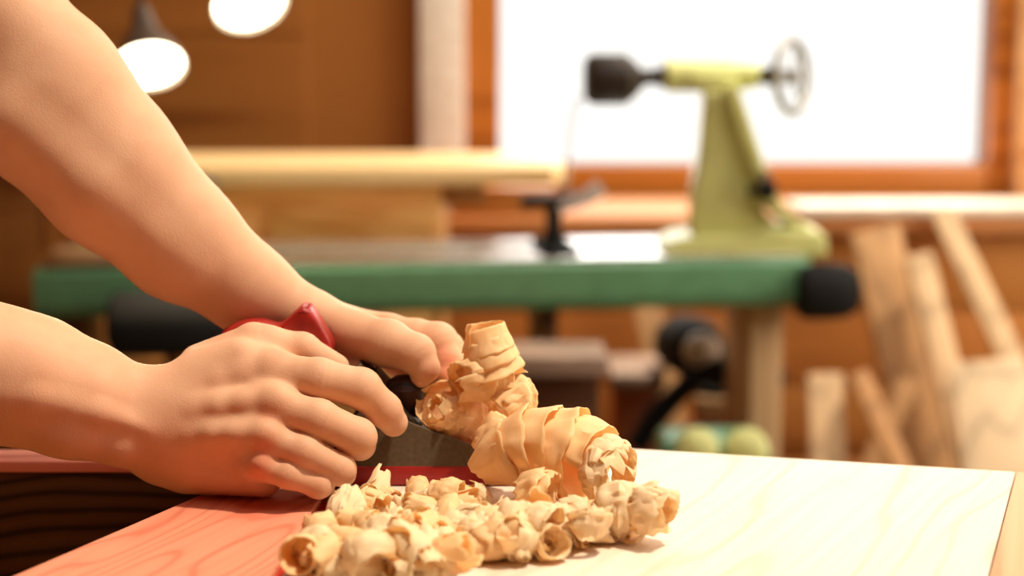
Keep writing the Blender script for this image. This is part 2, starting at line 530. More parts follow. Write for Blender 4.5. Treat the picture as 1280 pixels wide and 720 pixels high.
    finger([at(462, 434, 1.236), at(495, 455, 1.232), at(515, 470, 1.226), at(520, 490, 1.216)], [px(14, 1.2), px(14, 1.2), px(14, 1.2), px(11, 1.2)], k=0.001)
    f.merge(fing, 0.0065)
    # ================= trunk, neck and head beyond the picture's left side
    hip = Vector((-0.98, 1.22, 0.90))
    f.chain([hip, Vector((-0.90, 1.20, 1.08)), Vector((-0.80, 1.18, 1.30))], [0.135, 0.13, 0.14], k=0.06)
    f.put((-0.99, 1.14, 0.9), (-0.99, 1.30, 0.9), 0.12, 0.12, k=0.05)
    f.put(sh_r + Vector((-0.06, 0.03, -0.02)), sh_l + Vector((-0.07, -0.04, -0.02)), 0.075, 0.075, k=0.06)
    f.put(sh_r + Vector((-0.04, 0.01, -0.01)), sh_r, 0.07, 0.062, k=0.05)
    f.put(sh_l + Vector((-0.04, -0.01, -0.01)), sh_l, 0.07, 0.062, k=0.05)
    f.chain([(-0.73, 1.18, 1.42), (-0.67, 1.18, 1.53)], [0.062, 0.055], k=0.05)
    f.put((-0.655, 1.18, 1.60), (-0.63, 1.18, 1.655), 0.082, 0.088, k=0.03, sy=0.85)
    f.put((-0.60, 1.18, 1.585), (-0.572, 1.18, 1.57), 0.045, 0.028, k=0.03)         # jaw and chin
    f.put((-0.548, 1.18, 1.655), (-0.535, 1.18, 1.625), 0.012, 0.016, k=0.014)       # nose
    f.put((-0.645, 1.10, 1.62), (-0.645, 1.10, 1.65), 0.014, 0.018, k=0.008)
    f.put((-0.645, 1.26, 1.62), (-0.645, 1.26, 1.65), 0.014, 0.018, k=0.008)
    me, co = f.mesh('person')
    del f.V, fing.V
    # redder skin over the knuckles and finger ends
    fl = np.zeros(len(co))
    spots = [(mcp_i, .014, .35), (mcp_m + Vector((0, -.008, -.004)), .012, .55), (mcp_r + Vector((0, -.008, -.002)), .011, .5), (mcp_p + Vector((0, -.008, 0)), .011, .5),
             (at(456, 476, 1.06), .011, .3), (at(494, 530, 1.09), .012, .38), (at(455, 548, 1.055), .010, .30), (at(430, 585, 1.055), .010, .28), (at(402, 604, 1.055), .010, .35),
             (at(150, 565, 1.04), .022, .30), (at(360, 430, 1.09), .010, .35), 
             (at(536, 465, 1.14), .010, .3), (at(470, 437, 1.16), .010, .2), (at(562, 455, 1.17), .014, .55), (at(556, 430, 1.17), .010, .35), (at(480, 395, 1.2), .010, .3)]
    for c, r, sft in spots:
        fl += 0.85 * sft * np.exp(-((co - np.array(c)) ** 2).sum(1) / (r * r))
    at_ = me.attributes.new('flush', 'FLOAT', 'POINT')
    at_.data.foreach_set('value', np.clip(fl, 0, 1).astype(np.float32))
    body = link('person', me, SKIN)
    tag(body, 'person reaching in from the left, bare forearms, both hands gripping the hand plane', 'person')
    # fingernails
    NAIL = plain('nail', srgb(236, 184, 160), 0.3, var=0.02)
    for (c, dirv, nrm, w, l) in ((at(528, 468, 1.148) + Vector((0.001, -px(13.5), 0.000)), (-0.4, 0.1, -1), (0.25, -1, 0.1), 0.011, 0.012),):
        bm = bmesh.new(); d = Vector(dirv).normalized(); n = Vector(nrm); n = (n - d * n.dot(d)).normalized(); s = d.cross(n)
        g = [[bm.verts.new(c + d * (l * (i / 6 - .5)) + s * (w / 2 * (j / 3 - 1) * (1 if i < 5 else 0.8)) - n * (0.35 * w * (j / 3 - 1) ** 2)) for j in range(7)] for i in range(7)]
        for i in range(6):
            for j in range(6): bm.faces.new((g[i][j], g[i + 1][j], g[i + 1][j + 1], g[i][j + 1]))
        bmesh.ops.recalc_face_normals(bm, faces=bm.faces)
        me = bpy.data.meshes.new('fingernail'); bm.to_mesh(me); bm.free()
        o = link('fingernail', me, NAIL, body)
        sm = o.modifiers.new('s', 'SOLIDIFY'); sm.thickness = 0.0008; sm.offset = 0
    # clothes, on the part of the body outside the picture
    g = Field(axis_of((-1.25, -0.45, 0.012)), axis_of((0.85, 1.60, 0.012)), axis_of((0.82, 1.60, 0.012)))
    g.chain([hip, Vector((-0.90, 1.20, 1.08)), Vector((-0.80, 1.18, 1.30))], [0.147, 0.142, 0.152], k=0.06)
    g.put((-0.99, 1.14, 0.9), (-0.99, 1.30, 0.9), 0.13, 0.13, k=0.05)
    g.put(sh_r + Vector((-0.06, 0.03, -0.02)), sh_l + Vector((-0.07, -0.04, -0.02)), 0.087, 0.087, k=0.06)
    g.chain([sh_r + Vector((-0.04, 0.01, -0.01)), sh_r, Vector((-0.64, 0.985, 1.285))], [0.083, 0.076, 0.070], k=0.04)
    g.chain([sh_l + Vector((-0.04, -0.01, -0.01)), sh_l, Vector((-0.56, 1.305, 1.385))], [0.083, 0.076, 0.070], k=0.04)
    me, _ = g.mesh('shirt'); link('shirt', me, plain('shirt_cloth', srgb(52, 50, 48), 0.85, bump=0.3, scale=300), body)
    g = Field(axis_of((-1.25, -0.72, 0.012)), axis_of((0.95, 1.50, 0.012)), axis_of((-0.02, 0.98, 0.012)))
    g.put((-0.99, 1.14, 0.88), (-0.99, 1.30, 0.88), 0.135, 0.135, k=0.05)
    for y0, x1, x2 in ((1.12, -0.93, -1.00), (1.33, -0.99, -1.08)):
        g.chain([(-0.99, y0 + (0.03 if y0 < 1.2 else -0.03), 0.85), (x1, y0, 0.48), (x2, y0, 0.09)], [0.105, 0.072, 0.062], k=0.03)
    me, _ = g.mesh('trousers'); link('trousers', me, plain('trouser_cloth', srgb(60, 66, 80), 0.85, bump=0.3, scale=250), body)
    for y0, x2 in ((1.12, -1.00), (1.33, -1.08)):
        g = Field(axis_of((x2 - 0.12, x2 + 0.26, 0.006)), axis_of((y0 - 0.09, y0 + 0.09, 0.006)), axis_of((-0.04, 0.16, 0.006)))
        g.chain([(x2 - 0.02, y0, 0.10), (x2 - 0.02, y0, 0.045), (x2 + 0.17, y0, 0.038)], [0.045, 0.045, 0.036], k=0.02)
        g.V = np.maximum(g.V, (0.0015 - g.ax[2])[None, None, :])
        me, _ = g.mesh('shoe'); link('shoe', me, plain('shoe_leather', srgb(70, 45, 28), 0.5), body)
    g = Field(axis_of((-0.78, -0.50, 0.006)), axis_of((1.05, 1.31, 0.006)), axis_of((1.53, 1.80, 0.006)))
    g.put((-0.665, 1.18, 1.64), (-0.635, 1.18, 1.675), 0.088, 0.09, k=0.03, sy=0.87)
    g.V = np.maximum(g.V, ((g.ax[0][:, None, None] + 0.60) * 0.9 - (g.ax[2][None, None, :] - 1.665) * 1.0) * 0.7)
    me, _ = g.mesh('hair'); link('hair', me, plain('hair', srgb(50, 34, 22), 0.6, bump=0.8, scale=120), body)
    return body
person = build_person()
# ------------------------------------------------------------------ boards and bench
PINK = wood('rose_wood', srgb(222, 140, 110), srgb(210, 118, 90), along=(0.40, 1, 0), rings=16, warp=3.2, stretch=0.22, rough=0.75, sharp=0.5, spec=0.12)
PINK_X = wood('rose_wood_lengthwise', srgb(230, 140, 118), srgb(190, 92, 76), along=(1, 0.05, 0), rings=10, rough=0.75, spec=0.12)
RED_SHADE = wood('red_shade', srgb(176, 44, 24), srgb(120, 22, 14), along=(0.1, 1, 0), rings=24, rough=0.6)  # dark red that paints the shavings' shadow along the joint
PALE = wood('maple', srgb(233, 218, 199), srgb(224, 204, 180), along=(0.52, 1, 0), rings=5.0, warp=3.0, stretch=0.25, rough=0.6, sharp=0.8, bump=0.08, spec=0.12)
TAN = wood('beech', srgb(212, 176, 136), srgb(196, 152, 112), along=(0.3, 1, 0), rings=8, rough=0.6, sharp=0.7, spec=0.12)
BENCHW = wood('bench_wood', srgb(196, 146, 92), srgb(140, 92, 50), rings=9)

def dark_end_grain():
    m, nt, b = new_mat('walnut_end_grain')
    tc = N(nt, 'ShaderNodeTexCoord')
    mp = N(nt, 'ShaderNodeMapping')
    mp.inputs['Location'].default_value = (-0.03, 0, 0.13)
    mp.inputs['Scale'].default_value = (0.5, 1, 1.0)
    nt.links.new(tc.outputs['Object'], mp.inputs['Vector'])
    nz = N(nt, 'ShaderNodeTexNoise'); nz.inputs['Scale'].default_value = 12
    nt.links.new(mp.outputs[0], nz.inputs['Vector'])
    ad = N(nt, 'ShaderNodeVectorMath', operation='MULTIPLY_ADD')
    nt.links.new(nz.outputs['Color'], ad.inputs[0]); ad.inputs[1].default_value = (0.02, 0, 0.02)
    nt.links.new(mp.outputs[0], ad.inputs[2])
    w = N(nt, 'ShaderNodeTexWave', wave_type='RINGS', rings_direction='Y')
    w.inputs['Scale'].default_value = 24
    w.inputs['Distortion'].default_value = 0.6
    nt.links.new(ad.outputs[0], w.inputs['Vector'])
    c = ramp(nt, w.outputs['Fac'], [(0.0, srgb(92, 60, 28)), (0.7, srgb(80, 51, 23)), (0.95, srgb(52, 32, 13))])
    nt.links.new(c, b.inputs['Base Color']); b.inputs['Roughness'].default_value = 0.75
    b.inputs['Specular IOR Level'].default_value = 0.15
    return m
WALNUT = dark_end_grain()

def xat(p, q, y):
    t = (y - p.y) / (q.y - p.y); return p.x + (q.x - p.x) * t
A0, A1 = on(228, 628), on(15, 720)          # left edge of the rose board
R0, R1 = on(397, 628), on(338, 720)         # its right edge
S0, S1 = on(414, 628), on(352, 720)         # left edge of the pale board
E0, E1 = on(780, 560), on(1280, 590)        # far edge of the pale board
G0, G1 = on(1272, 592), on(1236, 720)       # joint between pale and tan board
YN = 0.80                                   # near ends of the boards
def far(x): return E0.y + (E1.y - E0.y) * (x - E0.x) / (E1.x - E0.x)
def P3(x, y, z=TOP): return Vector((x, y, z))
YB = 1.190
o = B().prism([P3(xat(A0, A1, YN), YN), P3(xat(A0, A1, YB), YB), P3(xat(R0, R1, YB), YB), P3(xat(R0, R1, YN), YN)], (0, 0, -0.0985), bev=0.0012).done('rose_board', PINK)
tag(rehome(o, (-0.25, 1.0, 0.80)), 'salmon pink board under the near hand, running towards the lower left corner', 'board')
# ragged red strip in the joint, standing in for the shadow of the shavings
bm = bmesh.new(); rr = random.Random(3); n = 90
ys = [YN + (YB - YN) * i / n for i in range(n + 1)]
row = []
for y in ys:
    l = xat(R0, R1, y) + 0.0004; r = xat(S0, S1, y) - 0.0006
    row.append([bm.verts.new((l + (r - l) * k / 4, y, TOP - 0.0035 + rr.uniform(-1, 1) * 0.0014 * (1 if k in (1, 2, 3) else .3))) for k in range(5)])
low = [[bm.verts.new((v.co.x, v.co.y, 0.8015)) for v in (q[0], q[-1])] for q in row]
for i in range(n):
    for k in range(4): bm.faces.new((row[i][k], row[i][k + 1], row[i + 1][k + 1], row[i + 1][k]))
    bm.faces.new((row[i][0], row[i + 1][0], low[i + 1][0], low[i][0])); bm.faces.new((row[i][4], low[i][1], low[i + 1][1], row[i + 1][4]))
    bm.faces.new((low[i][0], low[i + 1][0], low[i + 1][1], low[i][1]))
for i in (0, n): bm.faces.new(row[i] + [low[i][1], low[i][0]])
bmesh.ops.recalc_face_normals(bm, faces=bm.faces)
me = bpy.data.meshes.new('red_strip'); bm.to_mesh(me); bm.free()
o = link('red_shadow_strip', me, RED_SHADE, smooth=False)
tag(rehome(o, (-0.12, 1.0, 0.80)), 'narrow ragged deep red strip standing in for the shadow of the shavings, between the pink board and the pale board', 'shadow strip')
xl = xat(S0, S1, YN)
yb2 = far(xat(S0, S1, 1.27))
o = B().prism([P3(xl, YN), P3(xat(S0, S1, yb2), yb2), P3(G0.x, far(G0.x)), P3(xat(G0, G1, YN), YN)], (0, 0, -0.0985), bev=0.0012).done('maple_board', PALE)
tag(rehome(o, (0.1, 1.0, 0.80)), 'wide cream maple board being planed, filling the lower right', 'board')
gx = 0.0008
o = B().prism([P3(xat(G0, G1, YN) + gx, YN), P3(G0.x + gx, far(G0.x)), P3(0.62, far(0.62)), P3(0.62, YN)], (0, 0, -0.0985), bev=0.0012).done('beech_board', TAN)
tag(rehome(o, (0.5, 0.95, 0.80)), 'tan board beside the cream board, at the lower right corner', 'board')
# rear timber with its rose cover plank
xe = xat(S0, S1, 1.17) - 0.004
ya, yc = 1.192, 1.222
o = B().box(((-0.60 + xe) / 2, (ya + yc) / 2 + 0.001, (0.8015 + 0.8920) / 2), (xe + 0.60, yc - ya, 0.0905), bev=0.0008).done('walnut_timber', WALNUT)
tag(rehome(o, (-0.3, ya, 0.80)), 'dark brown timber with curved growth rings, below the pink plank at left', 'timber')
o = B().prism([P3(-0.60, ya - 0.001), P3(xe, ya - 0.001), P3(xe, yc + 0.018), P3(-0.30, yc + 0.010), P3(-0.60, yc - 0.004)], (0, 0, -0.0078), bev=0.0008).done('rose_plank', PINK_X)
tag(rehome(o, (-0.3, 1.17, 0.8925)), 'thin pink plank lying on the dark timber behind the near forearm', 'plank')
# the bench they lie on
bench = thing('workbench', 'wooden workbench carrying the boards in the foreground', 'workbench', (0, 1.0, 0))
B().box((0.02, 1.03, 0.7725), (1.26, 0.58, 0.055), bev=0.004).done('bench_top', BENCHW, bench)
for x in (-0.52, 0.56):
    for y in (0.80, 1.26):
        B().box((x, y, 0.372), (0.08, 0.08, 0.744), bev=0.004).done('leg', BENCHW, bench)
for y in (0.80, 1.26):
    B().box((0.02, y, 0.68), (1.0, 0.03, 0.10), bev=0.003).done('apron', BENCHW, bench)

# ------------------------------------------------------------------ hand plane
PY, PY2 = 1.124, 1.184
STEEL = plain('dull_steel', srgb(92, 76, 54), 0.65, 0.4, bump=0.02, scale=300)
IRON = plain('dark_iron', srgb(70, 62, 54), 0.45, 0.8)
REDP = plain('red_lacquered_wood', srgb(150, 14, 12), 0.5, coat=0.1, scale=60, var=0.06)
REDT = plain('red_handle_wood', srgb(160, 28, 18), 0.45, coat=0.1, scale=50, var=0.1)
KNOB = wood('dark_knob_wood', srgb(58, 30, 18), srgb(30, 16, 9), rings=30, rough=0.5, coat=0.0)
plane = thing('hand_plane', 'metal sided hand plane with red wooden sole and red handle, gripped by both hands', 'hand plane', (-0.1, 1.135, TOP))
x0, x1 = -0.205, 0.012
o = B().box(((x0 + x1) / 2, (PY + PY2) / 2, TOP + 0.0074), (x1 - x0, PY2 - PY, 0.0134), bev=0.0016).done('sole', REDP, plane)
for y, dy in ((PY + 0.0008, 0.0035), (PY2 - 0.0008, -0.0035)):
    prof = [at(300, 592, PY), at(590, 592, PY), at(634, 592, PY), at(636, 578, PY), at(615, 565, PY), at(570, 550, PY), at(515, 530, PY), at(478, 512, PY), at(452, 512, PY), at(428, 546, PY), at(390, 568, PY), at(330, 574, PY), at(300, 582, PY)]
    prof = [Vector((p.x, y, p.z)) for p in prof]
    B().prism(prof, (0, dy, 0), bev=0.0006, seg=2).done('side_cheek', STEEL, plane)
zb = TOP + 0.0142
B().box(((x0 + x1) / 2 + .01, (PY + PY2) / 2, zb + 0.0015), (x1 - x0 - .03, PY2 - PY - 0.0095, 0.003)).done('bed_plate', REDP, plane)
yc0 = (PY + PY2) / 2
def slab(name, p, q, w, t, mat, bev=0.0006):
    p, q = Vector(p), Vector(q); d = (q - p); n = Vector((-d.z, 0, d.x)).normalized()
    return B().prism([p + Vector((0, -w / 2, 0)), q + Vector((0, -w / 2, 0)), q + n * t + Vector((0, -w / 2, 0)), p + n * t + Vector((0, -w / 2, 0))], (0, w, 0), bev=bev).done(name, mat, plane)
slab('frog', (-0.098, yc0, zb + .003), (-0.062, yc0, zb + .003), 0.040, 0.022, IRON)
slab('blade', (-0.050, yc0, zb + .004), (-0.104, yc0, zb + 0.066), 0.048, 0.0026, STEEL)
slab('lever_cap', (-0.054, yc0, zb + .014), (-0.094, yc0, zb + 0.060), 0.044, 0.004, IRON)
# tote
T = lambda u, v: at(u, v, yc0 + 0.004)
out = smooth_line([T(305, 582), T(262, 575), T(280, 520), T(290, 470), T(280, 425), T(284, 410), T(304, 401), T(328, 399), T(350, 404), T(366, 391), T(379, 381), T(390, 383), T(404, 402), T(418, 430), T(408, 450), T(380, 470), T(372, 500), T(392, 545), T(430, 578), T(430, 584)], 5)
tote = B().prism([Vector((p.x, yc0 - 0.0125, p.z)) for p in out], (0, 0.025, 0), bev=0.0035, seg=3).done('handle', REDT, plane)
# front knob under the left hand
kx = at(507, 500, yc0).x
B().lathe((kx, yc0, zb + .002), (0, 0, 1), [(0, .012), (.006, .010), (.018, .0080), (.030, .009), (.040, .0135), (.046, .0145), (.051, .0120), (.054, .007), (.055, .0005)], 32).done('front_knob', KNOB, plane)

# ------------------------------------------------------------------ wood shavings
SHAVE = shaving_mat('maple_shaving', srgb(255, 226, 172), 0.38)
SHAVE2 = shaving_mat('maple_shaving_pale', srgb(255, 235, 194), 0.38)
SHAVE3 = shaving_mat('rose_shaving', srgb(236, 186, 150), 0.4)

def curl_mesh(name, axis, rad, turns, w, mat, seed=0, flare=0.12, crumple=0.06, fray=0.18, phase=0.0, pleat=0.04, thick=0.00022, steps=44, cross=11, squash=1.0):
    """one ribbon wound along an axis line; rad: radii along it; every turn overlaps the last"""
    r = np.random.RandomState(seed)
    ax = smooth_line(axis, 12); m = len(ax) - 1
    n = int(turns * steps)
    tw = r.uniform(0, 6.28, 8)
    bm = bmesh.new(); lay = bm.verts.layers.float_vector.new('strip')
    grid = []
    up = None
    def A(t):
        t = max(0, min(1, t)) * m; i = min(int(t), m - 1); return ax[i].lerp(ax[i + 1], t - i)
    L = sum((ax[i + 1] - ax[i]).length for i in range(m))
    wn = w / L
    nz = r.normal(0, 1, (int(turns * 9) + 3, 5)); turnr = r.uniform(-1, 1, int(turns) + 3)
    def nse(a, b):
        a = max(0, a) ; b = (b + 1) * 1.999; i, j = int(a), int(b); fa, fb = a - i, b - j; fa = fa * fa * (3 - 2 * fa); fb = fb * fb * (3 - 2 * fb)
        i = min(i, nz.shape[0] - 2); j = min(j, 3)
        return (nz[i, j] * (1 - fa) + nz[i + 1, j] * fa) * (1 - fb) + (nz[i, j + 1] * (1 - fa) + nz[i + 1, j + 1] * fa) * fb
    edge = [[0.0] * 2 for _ in range(n + 1)]
    e0 = e1 = 0.0
    for i in range(n + 1):
        e0 = e0 * 0.72 + r.uniform(-1, 1) * fray; e1 = e1 * 0.72 + r.uniform(-1, 1) * fray
        edge[i] = (e0, e1)
    for i in range(n + 1):
        t = i / n; th = phase + t * turns * 2 * PI
        base = wn / 2 + t * (1 - wn) if wn < 1 else 0.5
        row = []
        for j in range(cross):
            v = j / (cross - 1) * 2 - 1
            ev = v + (edge[i][0] if v < 0 else edge[i][1]) * abs(v) ** 3
            s = base + ev * wn / 2 if wn < 1 else 0.5 + ev * 0.5 * min(1, wn)
            c = A(s)
            d = (A(min(s + 0.03, 1)) - A(max(s - 0.03, 0))).normalized()
            x = d.orthogonal() if up is None else (up - d * up.dot(d))
            x = x.normalized(); y = d.cross(x)
            tt = max(0, min(1, s)) * (len(rad) - 1); k = min(int(tt), len(rad) - 2)
            R = rad[k] + (rad[k + 1] - rad[k]) * (tt - k)
            R *= 1 + flare * v + crumple * (math.sin(3 * th + tw[0] + v * 1.5) * .5 + math.sin(7.3 * th + tw[1] - v * 2.2) * .35 + math.sin(13.1 * th + tw[2] + v * 3.1) * .25)
            R *= 1 + pleat * math.sin(4.5 * v + 2.5 * th + tw[3]) + pleat * .6 * math.sin(29 * th + tw[4] + 2 * v)
            R *= 1 + 0.03 * (t * turns) + crumple * 0.55 * nse(t * turns * 8.9, v)
            kk = t * turns; ki = int(kk); kf = kk - ki; R *= 1 + 0.05 * (turnr[ki] * (1 - kf) + turnr[ki + 1] * kf)
            lean = 0.10 * math.sin(th + tw[5])
            p = c + (x * math.cos(th) + y * math.sin(th) * squash) * R + d * (R * lean)
            q = bm.verts.new(p); q[lay] = (th * 0.4, v * 0.5, 0)
            row.append(q)
        if i == 0: pass
        d0 = (A(min(base + 0.03, 1)) - A(max(base - 0.03, 0))).normalized()
        up = (d0.orthogonal() if up is None else (up - d0 * up.dot(d0))).normalized()
        grid.append(row)
    for a_, b_ in zip(grid, grid[1:]):
        for j in range(cross - 1): bm.faces.new((a_[j], a_[j + 1], b_[j + 1], b_[j]))
    me = bpy.data.meshes.new(name); bm.to_mesh(me); bm.free()
    o = link(name, me, mat)
    md = o.modifiers.new('thickness', 'SOLIDIFY'); md.thickness = thick; md.offset = 0
    c = sum((v.co for v in me.vertices), Vector()) / len(me.vertices)
    return rehome(o, c)

def settle(o, z=TOP + 0.0006):
    m = min((o.matrix_basis @ v.co).z for v in o.data.vertices)
    o.location.z += max(0, z - m) if m < z else 0
    return o

def roll(label, axis, rpx, turns, wpx, mat=None, **kw):
    pts = [at(*a) for a in axis]; Y = sum(a[2] for a in axis) / len(axis)
    o = curl_mesh('wood_shaving', pts, [px(r, Y) for r in rpx], turns, px(wpx, Y), mat or SHAVE, **kw)
    tag(settle(o), label, 'wood shaving', 'large curled shavings around the plane')
    return o
roll('tall banded roll of shaving standing by the fingertips of the far hand', [(606, 400, 1.142), (611, 440, 1.140), (620, 480, 1.138)], (25, 31, 35), 3.6, 32, seed=1, flare=0.10, crumple=0.04, pleat=0.012, fray=0.06)
roll('open ended roll with a dark hollow, rising from the mouth of the plane', [(541, 503, 1.132), (570, 512, 1.152), (606, 518, 1.175)], (29, 35, 38), 3.6, 46, seed=2, flare=0.05, crumple=0.05, fray=0.14, pleat=0.035, phase=1.0)
roll('inner frayed shaving ring inside the open ended roll', [(548, 508, 1.128), (562, 518, 1.140)], (19, 22), 2.0, 16, seed=21, flare=0.25, crumple=0.12, fray=0.5)
roll('loose shaving bridging the tall roll and the open ended roll', [(566, 478, 1.128), (605, 470, 1.135), (640, 474, 1.140)], (26, 30, 22), 2.6, 42, seed=3, flare=0.1, crumple=0.09, fray=0.15, phase=2)
roll('crumpled shaving roll between the tall roll and the big ridged roll', [(622, 520, 1.125), (645, 500, 1.135), (661, 494, 1.14)], (26, 26, 21), 2.6, 34, seed=4, flare=0.12, crumple=0.10, fray=0.12, phase=0.6)
roll('largest shaving roll, ridged and fan shaped, in the middle of the pale board', [(594, 602, 1.082), (632, 582, 1.082), (672, 574, 1.078), (716, 580, 1.070), (752, 594, 1.060)], (20, 42, 50, 50, 42), 4.2, 60, seed=5, flare=0.15, crumple=0.062, fray=0.11, pleat=0.022, phase=0.8)
roll('narrow strip of shaving peeling off the largest roll by the toe of the plane', [(600, 566, 1.10), (622, 548, 1.10), (640, 530, 1.105)], (20, 24, 22), 1.8, 40, seed=6, flare=0.2, crumple=0.08, fray=0.08)
roll('pale shaving with a ragged upper edge at the right end of the largest roll', [(742, 596, 1.055), (762, 590, 1.05), (780, 592, 1.045)], (43, 42, 28), 2.4, 36, SHAVE2, seed=7, flare=0.16, crumple=0.12, fray=0.25)
roll('thin translucent shaving, farthest to the right', [(788, 642, 0.995), (815, 638, 0.99), (846, 642, 0.985)], (27, 30, 20), 2.2, 34, SHAVE2, seed=8, flare=0.15, crumple=0.12, fray=0.25)
roll('low pale shaving between the largest roll and the thin one at right', [(750, 645, 1.0), (775, 638, 1.0), (800, 640, 0.998)], (30, 34, 24), 2.2, 34, SHAVE2, seed=9, flare=0.12, crumple=0.11, fray=0.2)
roll('small cup shaped shaving in front of the largest roll', [(738, 676, 0.968), (738, 656, 0.972), (736, 636, 0.976)], (17, 25, 23), 2.6, 26, SHAVE2, seed=10, flare=0.18, crumple=0.07, fray=0.2)
roll('folded shaving lying at the front centre of the heap', [(640, 672, 0.975), (672, 660, 0.972), (694, 664, 0.968)], (17, 29, 24), 2.6, 40, SHAVE2, seed=11, flare=0.15, crumple=0.08, fray=0.12)
roll('arched brown-shaded ring of shaving beside the red sole of the plane', [(542, 622, 1.045), (560, 622, 1.04), (582, 626, 1.035)], (22, 24, 20), 1.7, 24, seed=12, flare=0.06, crumple=0.05, fray=0.08)
roll('upright torn shaving beside the little finger of the near hand', [(428, 674, 0.995), (432, 648, 1.005), (437, 622, 1.02)], (22, 24, 12), 2.0, 44, SHAVE2, seed=13, flare=0.1, crumple=0.12, fray=0.2)
roll('rounded shaving on the pink board at the left end of the heap', [(372, 706, 0.935), (392, 694, 0.938), (414, 690, 0.94)], (20, 27, 20), 2.4, 30, SHAVE2, seed=14, flare=0.15, crumple=0.10, fray=0.2)
roll('pair of nested rings of shaving left of the arched ring', [(440, 640, 1.02), (462, 634, 1.018), (480, 640, 1.015)], (20, 22, 17), 2.2, 22, seed=15, flare=0.1, crumple=0.06, fray=0.1)
roll('flat blurred shaving nearest the camera at the bottom of the picture', [(455, 716, 0.93), (490, 704, 0.932), (530, 714, 0.93)], (22, 27, 20), 2.0, 44, SHAVE2, seed=16, flare=0.1, crumple=0.10, fray=0.15)
roll('torn shaving with dark gaps in front of the largest roll', [(646, 622, 1.03), (672, 616, 1.028), (690, 622, 1.025)], (22, 30, 24), 2.0, 30, SHAVE, seed=17, flare=0.2, crumple=0.12, fray=0.3)
# the many little curls of the heap
protos = []
for s in range(12):
    r = np.random.RandomState(50 + s)
    L = r.uniform(0.007, 0.016); R = r.uniform(0.0055, 0.0095)
    o = curl_mesh('wood_shaving', [(-L, 0, 0), (0, r.uniform(-.003, .003), r.uniform(-.002, .002)), (L, 0, 0)], [R * .75, R, R * r.uniform(.5, .9)], r.uniform(1.3, 2.6), L * r.uniform(.7, 1.3), (SHAVE, SHAVE2, SHAVE2)[s % 3], seed=60 + s, flare=r.uniform(.05, .3), crumple=.08, fray=.22, steps=30, cross=8)
    protos.append(o)
spots = []
for (ua, va, ub, vb, z0, cnt, j) in ((400, 688, 690, 684, 0.004, 20, 8), (432, 670, 690, 674, 0.008, 15, 9), (442, 658, 660, 662, 0.012, 13, 8), (455, 648, 640, 648, 0.007, 10, 5), (450, 634, 600, 636, 0.003, 11, 4), (372, 708, 560, 714, 0.006, 19, 9), (690, 672, 800, 655, 0.005, 7, 8), (600, 650, 740, 640, 0.010, 10, 10)):
    for i in range(cnt):
        t = (i + rnd.random()) / cnt
        spots.append((ua + (ub - ua) * t, va + (vb - va) * t + rnd.uniform(-j, j), z0 + rnd.uniform(-.002, .004)))
for i, (u, v, z) in enumerate(spots):
    o = protos[i] if i < len(protos) else protos[i % len(protos)].copy()
    if i >= len(protos): COL.objects.link(o)
    o.location = on(u, v, TOP + z)
    o.rotation_euler = (rnd.uniform(0, 6.28), rnd.uniform(-.7, .7), rnd.uniform(0, 6.28))
    sc = rnd.uniform(1.0, 1.6) if v > 655 else rnd.uniform(.85, 1.2); o.scale = (sc, sc, sc)
    m = min((o.matrix_basis @ q.co).z for q in o.data.vertices)
    if m < TOP + .0005: o.location.z += TOP + .0005 - m
    tag(o, 'little curled shaving in the loose heap in front of the plane', 'wood shaving', 'little shavings heaped on the boards')
# ------------------------------------------------------------------ the wood lathe behind
GREEN = plain('green_enamel', srgb(104, 158, 116), 0.35, scale=30, var=0.03, coat=0.2)
LIME = plain('pale_green_enamel', srgb(224, 228, 146), 0.4, scale=30, var=0.02, coat=0.15)
WAYS = plain('polished_iron_ways', srgb(225, 225, 225), 0.26, 0.9, scale=20)
BLACK = plain('black_plastic', srgb(14, 13, 12), 0.9, scale=20)
CHUCKM = plain('black_steel', srgb(58, 50, 44), 0.45, 0.3)
CHROME = plain('chrome', srgb(190, 188, 186), 0.2, 0.9)
BZ = 0.844
BL = at(40, 343, 2.585); BR = at(1015, 324, 2.72)
BL.z = BR.z = BZ
d = (BR - BL).normalized(); nrm = Vector((-d.y, d.x, 0)); ang = math.atan2(d.y, d.x)
lathe = thing('wood_lathe', 'green wood lathe with pale green tailstock standing behind the hands', 'lathe', ((BL.x + BR.x) / 2, 2.8, 0))
Lb = (BR - BL).length
def bd(s, t, z): return BL + d * s + nrm * t + Vector((0, 0, z - BZ))
R4 = Matrix.Rotation(ang, 4, 'Z')
# cast bed: rounded front rail, back rail, cross webs
sec = [(0.000, -0.006), (0.000, -0.058), (0.012, -0.075), (0.045, -0.080), (0.25, -0.080), (0.288, -0.075), (0.300, -0.05), (0.300, -0.006), (0.290, 0.0), (0.010, 0.0)]
bed = B().prism([bd(0, t, BZ + z) for t, z in sec], d * Lb, bev=0.002).done('bed', GREEN, lathe)
for t0, t1 in ((0.012, 0.125), (0.165, 0.288)):
    B().prism([bd(0.01, t0, BZ + .0005), bd(0.01, t1, BZ + .0005), bd(0.01, t1, BZ + .006), bd(0.01, t0, BZ + .006)], d * (Lb - .02), bev=0.001).done('bed_way', WAYS, lathe)
def drum(u, v, Y, r, name, mat, ln=0.10, parent=None):
    c = at(u, v, Y)
    return B().lathe(c - d * ln / 2, d, [(0, r * .62), (.008, r * .9), (.02, r), (ln * .55, r), (ln * .8, r * .93), (ln * .95, r * .70), (ln, r * .4)], 36).done(name, mat, parent or lathe)
hw = drum(1034, 364, 2.73, px(36, 2.73), 'end_knob', BLACK, ln=0.105)
B().lathe(at(1000, 350, 2.75), d, [(0, .02), (.05, .02)], 20).done('end_shaft', CHUCKM, lathe)
